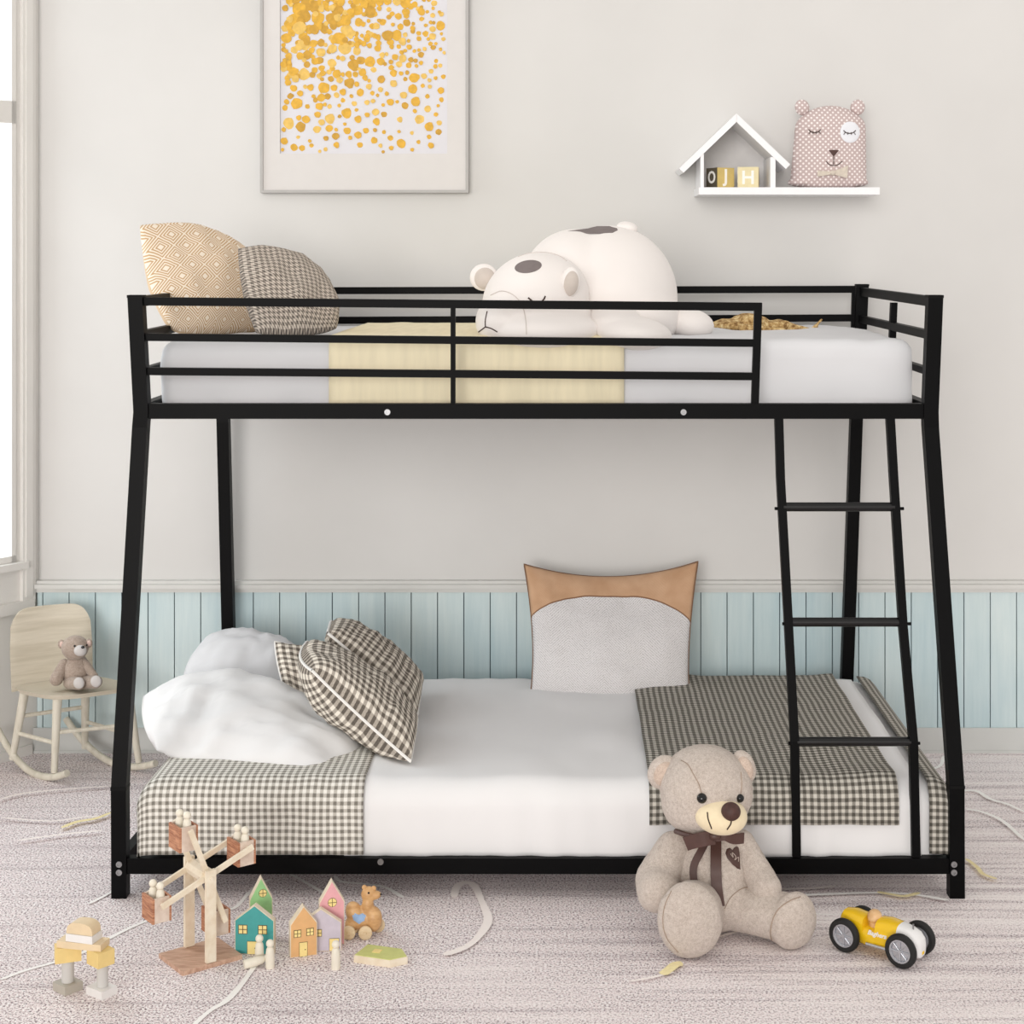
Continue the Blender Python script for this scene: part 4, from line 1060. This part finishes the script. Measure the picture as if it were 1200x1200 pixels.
house('toy_house', 298, 1118.5, .089, .076, .110, .018, -3, 'teal', 'teal painted wooden toy house block, short and wide, beside the toy ferris wheel', [('w', -.026, .056, .0095), ('w', .019, .056, .0095), ('d', -.004, .0115, .029)])
house('toy_house', 306, 1102, .052, .094, .143, .024, 14, 'green', 'tall green painted wooden toy house block standing behind the teal one', [('r', .004, .108, .0085)])
house('toy_house', 356, 1121, .060, .073, .112, .024, 17, 'orange', 'orange-tan painted wooden toy house block with two windows and a door', [('w', -.014, .053, .0075), ('w', .014, .054, .0075), ('d', -.001, .0085, .032)])
house('toy_house', 376, 1115, .092, .064, .096, .016, 5, 'lilac', 'lilac grey painted wooden toy house block between the orange and pink ones', [('d', .030, .0105, .028), ('w', -.006, .042, .0075)])
house('toy_house', 389, 1108, .057, .098, .146, .024, 12, 'pink', 'tall pink painted wooden toy house block with a round window', [('r', .001, .098, .0095)])
# fallen yellow-green house block
ft = G(449, 1125); FR_ = Matrix.Translation((ft.x, ft.y, 0)) @ Matrix.Rotation(math.radians(-16), 4, 'Z')
fh = thing('toy_house', ft, 'yellow-green wooden toy house block lying flat on the carpet near the wheeled toy', 'toy house')
poly = [(-.058, -.030), (.030, -.034), (.060, -.004), (.034, .030), (-.052, .032)]
def flat(poly, z0, z1, mi=0, s=1): 
    return prism(B(), [(x*s, y*s) for x, y in poly], z0, z1, mi)
RX90 = Matrix(((1, 0, 0, 0), (0, 0, 1, 0), (0, 1, 0, 0), (0, 0, 0, 1)))
part('body', flat(poly, 0, .016), 'palewood', fh, M4=FR_ @ RX90); part('painted_front', flat(poly, .016, .0175, s=.95), 'lime', fh, M4=FR_ @ RX90)
part('window', box(B(), -.024, -.006, -.008, .010, .0175, .0186), 'winyel', fh, M4=FR_)

# ================================================================ WOODEN PULL-ALONG BEAR
to = G(427, 1097); pt_ = thing('wheeled_toy_bear', to, 'honey wooden animal on four round wheels with blue heart, behind the pink toy house', 'pull toy')
dd = 3.86; b = B()
for e in (E(432, 1048, dd, 9, 9.5, .014), E(440, 1049, dd, 7, 5, .012, -15), E(431, 1060, dd, 7, 11, .014), E(415, 1069, dd, 10, 13, .018, -20), E(438, 1077, dd, 10, 15, .018), E(424, 1078, dd, 15, 11, .016), E(412, 1083, dd, 8, 10, .016)): ball(b, e[0], e[1], 3, e[2])
tb_, bvW = blob('body', b, 'toybear', pt_, .0025, 5)
for x, y in ((427, 1040), (438, 1041)): part('ear', ball(B(), P(x, y, dd), (.006, .005, .006), 3), 'toybear', pt_, smooth=True)
part('eye', ball(B(), hit([bvW], 432, 1046.5, 0), .0025, 2), 'eye', pt_, smooth=True); part('nose', ball(B(), P(446.5, 1048, dd-.005), .0024, 2), 'eye', pt_, smooth=True)
patch('heart_patch', [bvW], [(420.5, 1072), (416, 1070), (412.5, 1073), (414, 1078), (421, 1083), (427, 1079), (429, 1073), (425, 1070)], 'blueheart', pt_, .001, 'pale blue heart')
for x, y0 in ((429.5, -.022), (410, -.022), (442, .022), (418, .022)):
    c = P(x, 0, dd); r = .0155
    part('wheel', lathe(B(), [(0, -.005), (r*.8, -.005), (r, -.003), (r, .003), (r*.8, .005), (.004, .005), (.003, .007), (0, .007)], 24, 0, Matrix.Translation((c.x, dd+y0, r)) @ Matrix.Rotation(math.pi/2, 4, 'X')), 'toywheel', pt_, smooth=True)
for x in (420, 436): part('axle', tube(B(), [Vector((P(x, 0, dd).x-.006, dd-.02, .0155)), Vector((P(x, 0, dd).x+.006, dd+.02, .0155))], .0025, 6), 'toywheel', pt_)

# ================================================================ STACKED BLOCKS (little gate)
def block(name, px, d, z, w, dp, h, rot, mat, label, shape='box'):
    o = Vector(((px-VX)/F*d, d, z)); R = Matrix.Translation(o) @ Matrix.Rotation(math.radians(rot), 4, 'Z'); b = B()
    if shape == 'box': box(b, -w/2, w/2, -dp/2, dp/2, 0, h, bv=.0012)
    elif shape == 'cyl': lathe(b, [(0, 0), (w/2, 0), (w/2, h), (0, h)], 28)
    else:
        pl = [(w/2, 0), (w/2, h*.25)]+[(w/2*math.cos(a)**1 if False else w/2*.98*math.copysign(abs(math.cos(a))**.75, math.cos(a)), h*.25+h*.75*math.sin(a)**.8) for a in [math.pi*i/16 for i in range(1, 16)]]+[(-w/2, h*.25), (-w/2, 0)]
        prism(b, pl, -dp/2, dp/2, bv=.001)
    ob = part(name, b, mat, None, M4=R, origin=o, smooth=(shape != 'box')); return tag(ob, label, 'toy block', None)
block('toy_block', 79.5, 3.575, 0, .044, .046, .018, 50, 'greyblock', 'grey wooden slab on the carpet, left foot of the little block gate')
block('toy_block', 119, 3.555, 0, .040, .052, .017, 54, 'whiteblock', 'white wooden slab on the carpet, right foot of the little block gate')
block('toy_cylinder', 79.5, 3.575, .0184, .026, 0, .046, 0, 'greycyl', 'grey wooden cylinder on the grey slab, left column of the block gate', 'cyl')
block('toy_cylinder', 120, 3.555, .0174, .024, 0, .047, 0, 'greycyl', 'grey wooden cylinder on the white slab, right column of the block gate', 'cyl')
block('toy_block', 79.5, 3.575, .0648, .054, .034, .032, 20, 'yblock', 'yellow wooden block on top of the left grey cylinder')
block('toy_block', 118, 3.555, .0648, .040, .044, .032, 48, 'yblock', 'yellow wooden block on top of the right grey cylinder')
block('toy_block', 97.5, 3.567, .0972, .102, .040, .014, -12, 'creamblock', 'long cream wooden plank bridging the two yellow blocks')
block('toy_block', 98.5, 3.567, .1116, .064, .040, .016, -16, 'whiteblock', 'flat white wooden block on the cream plank of the block gate')
block('toy_arch_block', 98, 3.567, .128, .062, .034, .024, -16, 'creamblock', 'rounded cream wooden block on the very top of the block gate', 'arch')

# ================================================================ ROCKING CHAIR + SMALL TEDDY
ch = thing('rocking_chair', (-1.50, 5.08, 0), "small pale wooden rocking chair by the corner left of the bunk bed", 'rocking chair')
S1, S2, S3, S4 = Vector((-1.690, 5.065, .262)), Vector((-1.510, 4.950, .262)), Vector((-1.300, 5.075, .262)), Vector((-1.475, 5.205, .262))
b = B(); t = bmesh.new()
poly = []
cor = [S1, S2, S3, S4]; rr = .32
for i in range(4):
    p, q, r = cor[i-1], cor[i], cor[(i+1) % 4]
    a, c = q.lerp(p, rr), q.lerp(r, rr)
    for k in range(7):
        s = k/6; poly.append((1-s)**2*a+2*s*(1-s)*q+s*s*c)
cen = sum(poly, Vector())/len(poly); poly = [cen+(p-cen)*1.06 for p in poly]
lo_, hi_ = [t.verts.new(cen+(p-cen)*.92+Vector((0, 0, -.012))) for p in poly], [t.verts.new(p+Vector((0, 0, .002))) for p in poly]; inn = [t.verts.new(cen+(p-cen)*.8+Vector((0, 0, -.003))) for p in poly]
n = len(poly)
for i in range(n):
    j = (i+1) % n; t.faces.new((lo_[i], lo_[j], hi_[j], hi_[i])); t.faces.new((hi_[i], hi_[j], inn[j], inn[i]))
t.faces.new(lo_[::-1]); t.faces.new(inn); merge(b, t)
part('seat', b, 'chairwood', ch, smooth=True)
# curved backrest shell
b = B(); t = b; nu, nv = 28, 16; g = {}
bL, bR = Vector((-1.690, 5.080, 0)), Vector((-1.468, 5.190, 0)); along = (bR-bL); back = Vector((-along.y, along.x, 0)).normalized()
fwd = -back if back.y > 0 else back
for s in (0, 1):
    for i in range(nu+1):
        u = i/nu; 
        x = 2*u-1; top = .243*(1-.22*abs(x)**7)
        for j in range(nv+1):
            v = j/nv; sq = 1-.05*max(0, v-.6)*2
            p = bL+along*(.5+(u-.5)*sq*(1-.03*(1-v)))
            p = p+fwd*(-.020*(1-x*x)-.03*v+(.010 if s else 0)); p.z = .246+top*v
            g[s, i, j] = t.verts.new(p)
for s in (0, 1):
    for i in range(nu):
        for j in range(nv): t.faces.new((g[s, i, j], g[s, i+1, j], g[s, i+1, j+1], g[s, i, j+1]))
for i in range(nu):
    for j in (0, nv): t.faces.new((g[0, i, j], g[0, i+1, j], g[1, i+1, j], g[1, i, j]))
for j in range(nv):
    for i in (0, nu): t.faces.new((g[0, i, j], g[0, i, j+1], g[1, i, j+1], g[1, i, j]))
part('backrest', b, 'chairwood', ch, smooth=True)
A, B2, C2, D2 = (Vector((-1.690, 5.10, .035)), Vector((-1.527, 4.985, .030)), Vector((-1.502, 5.215, .035)), Vector((-1.300, 5.085, .030)))
Ta, Tb, Tc, Td = Vector((-1.640, 5.065, .255)), Vector((-1.520, 4.995, .255)), Vector((-1.485, 5.165, .255)), Vector((-1.330, 5.07, .255))
for p, q in ((A, Ta), (B2, Tb), (C2, Tc), (D2, Td)): part('leg', tube(B(), [p, q], [.010, .0145], 12), 'chairleg', ch, smooth=True)
def rocker(p, q):
    d = (q-p).normalized(); L = (q-p).length; pts = []
    for k in range(15):
        s = -.36+1.66*k/14; w = (s-.62)/.9
        pts.append(p+d*L*s+Vector((0, 0, -p.z+.0105+.085*(max(0, -w)**2)*1.0+.06*(max(0, w)**2))))
    return part('rocker', tube(B(), pts, .0105, 10), 'chairleg', ch, smooth=True)
rocker(A, B2); rocker(C2, D2)
def st(p, tp, q, tq, a, c): 
    part('stretcher', tube(B(), [p.lerp(tp, a), q.lerp(tq, c)], .0065, 8), 'chairleg', ch, smooth=True)
st(A, Ta, C2, Tc, .62, .62); st(A, Ta, B2, Tb, .38, .38); st(B2, Tb, D2, Td, .52, .52); st(C2, Tc, D2, Td, .40, .36)
sb = thing('teddy_bear', P(90, 806, 5.055), 'small taupe teddy bear with grey muzzle sitting on the rocking chair', 'teddy bear')
b = B(); 
for e in (E(89, 788, 5.065, 17, 18, .035), E(90, 778, 5.07, 13, 12, .03)): ball(b, e[0], e[1], 3, e[2])
for v in b.verts: v.co.z = max(v.co.z, .262)
blob('body', b, 'sbear', sb, .003, 5)
b = B(); c_, r_, ro = E(88, 759, 5.055, 16, 14.5, .036); ball(b, c_, r_, 3, ro); hs, bvS = blob('head', b, 'sbear', sb, .003, 4)
for x, y in ((72, 755), (104, 754)):
    part('ear', ball(B(), P(x, y, 5.058), (.0115, .007, .014), 3), 'sbear', hs, smooth=True); part('ear_lining', ball(B(), P(x+.5, y, 5.053), (.0068, .005, .009), 3), 'sbear_ear', hs, smooth=True)
part('muzzle', ball(B(), P(94, 762.5, 5.022), (.019, .014, .0165), 3), 'sbear_pad', hs, smooth=True)
part('nose', ball(B(), P(97, 758.5, 5.009), (.0055, .004, .0045), 2), 'eye', hs, smooth=True); part('eye', ball(B(), hit([bvS], 87.5, 757, 0), .0034, 2), 'eye', hs, smooth=True); part('eye', ball(B(), hit([bvS], 101.5, 756, 0), .003, 2), 'eye', hs, smooth=True)
b = B(); capsule(b, P(75, 778, 5.06), P(66, 796, 5.03), .016, .02, 6); blob('arm', b, 'sbear', sb, .003, 4)
b = B(); capsule(b, P(100, 777, 5.06), P(110, 793, 5.04), .012, .014, 6); blob('arm', b, 'sbear', sb, .003, 4)
for x0, x1 in ((82, 92.5), (99, 112.5)):
    yy = 801 if x0 < 90 else 799
    b = B(); capsule(b, P(x0, 800, 5.045), P(x1, yy, 5.01), .02, .0195, 6); lg, _ = blob('leg', b, 'sbear', sb, .003, 4)
    part('foot_pad', ball(B(), P(x1, yy-.5, 4.996), (.0165, .008, .0175), 3), 'sbear_pad', lg, smooth=True)

# ================================================================ CAMERA, LIGHT
cam = bpy.data.cameras.new('camera'); co = bpy.data.objects.new('camera', cam); C.objects.link(co)
co.location = CAM; co.rotation_euler = (math.pi/2, 0, 0); cam.lens = F/1200*36; cam.sensor_width = 36
cam.shift_x = (600-VX)/1200; cam.shift_y = -(600-VY)/1200; cam.clip_start = .05
bpy.context.scene.camera = co
w = bpy.data.worlds.new('world'); bpy.context.scene.world = w; w.use_nodes = True; nt = w.node_tree
bg = nt.nodes['Background']; tc = nt.nodes.new('ShaderNodeTexCoord')
bg.inputs[0].default_value = (1.0, .955, .905, 1)
dp = nt.nodes.new('ShaderNodeVectorMath'); dp.operation = 'DOT_PRODUCT'; nt.links.new(tc.outputs['Generated'], dp.inputs[0]); dp.inputs[1].default_value = (-.25, -.93, -.03)
m1 = nt.nodes.new('ShaderNodeMapRange'); m1.interpolation_type = 'SMOOTHSTEP'; nt.links.new(dp.outputs['Value'], m1.inputs[0])   # brightest from the open room behind the camera
m1.inputs[1].default_value = .1; m1.inputs[2].default_value = 1; m1.inputs[3].default_value = .60; m1.inputs[4].default_value = .6
nt.links.new(m1.outputs[0], bg.inputs[1])
sl = bpy.data.lights.new('sun', 'SUN'); so = bpy.data.objects.new('sun', sl); C.objects.link(so); sl.energy = .95; sl.angle = math.radians(26); sl.color = (1, .965, .93)
so.rotation_euler = Vector((.20, .97, -.11)).to_track_quat('-Z', 'Y').to_euler()
al = bpy.data.lights.new('window_daylight', 'AREA'); ao = bpy.data.objects.new('window_daylight', al); C.objects.link(ao)
al.shape = 'RECTANGLE'; al.size = w1-w0; al.size_y = zh-zs; al.energy = 26; al.color = (.86, .95, 1.0)
ao.location = ML @ Vector(((w0+w1)/2, .35, (zs+zh)/2)); ao.rotation_euler = (ln*1.0).to_track_quat('-Z', 'Z').to_euler()
vs = bpy.context.scene.view_settings; vs.view_transform = 'Standard'; vs.look = 'None'; vs.gamma = 1; vs.use_curve_mapping = False; vs.exposure = 0.5
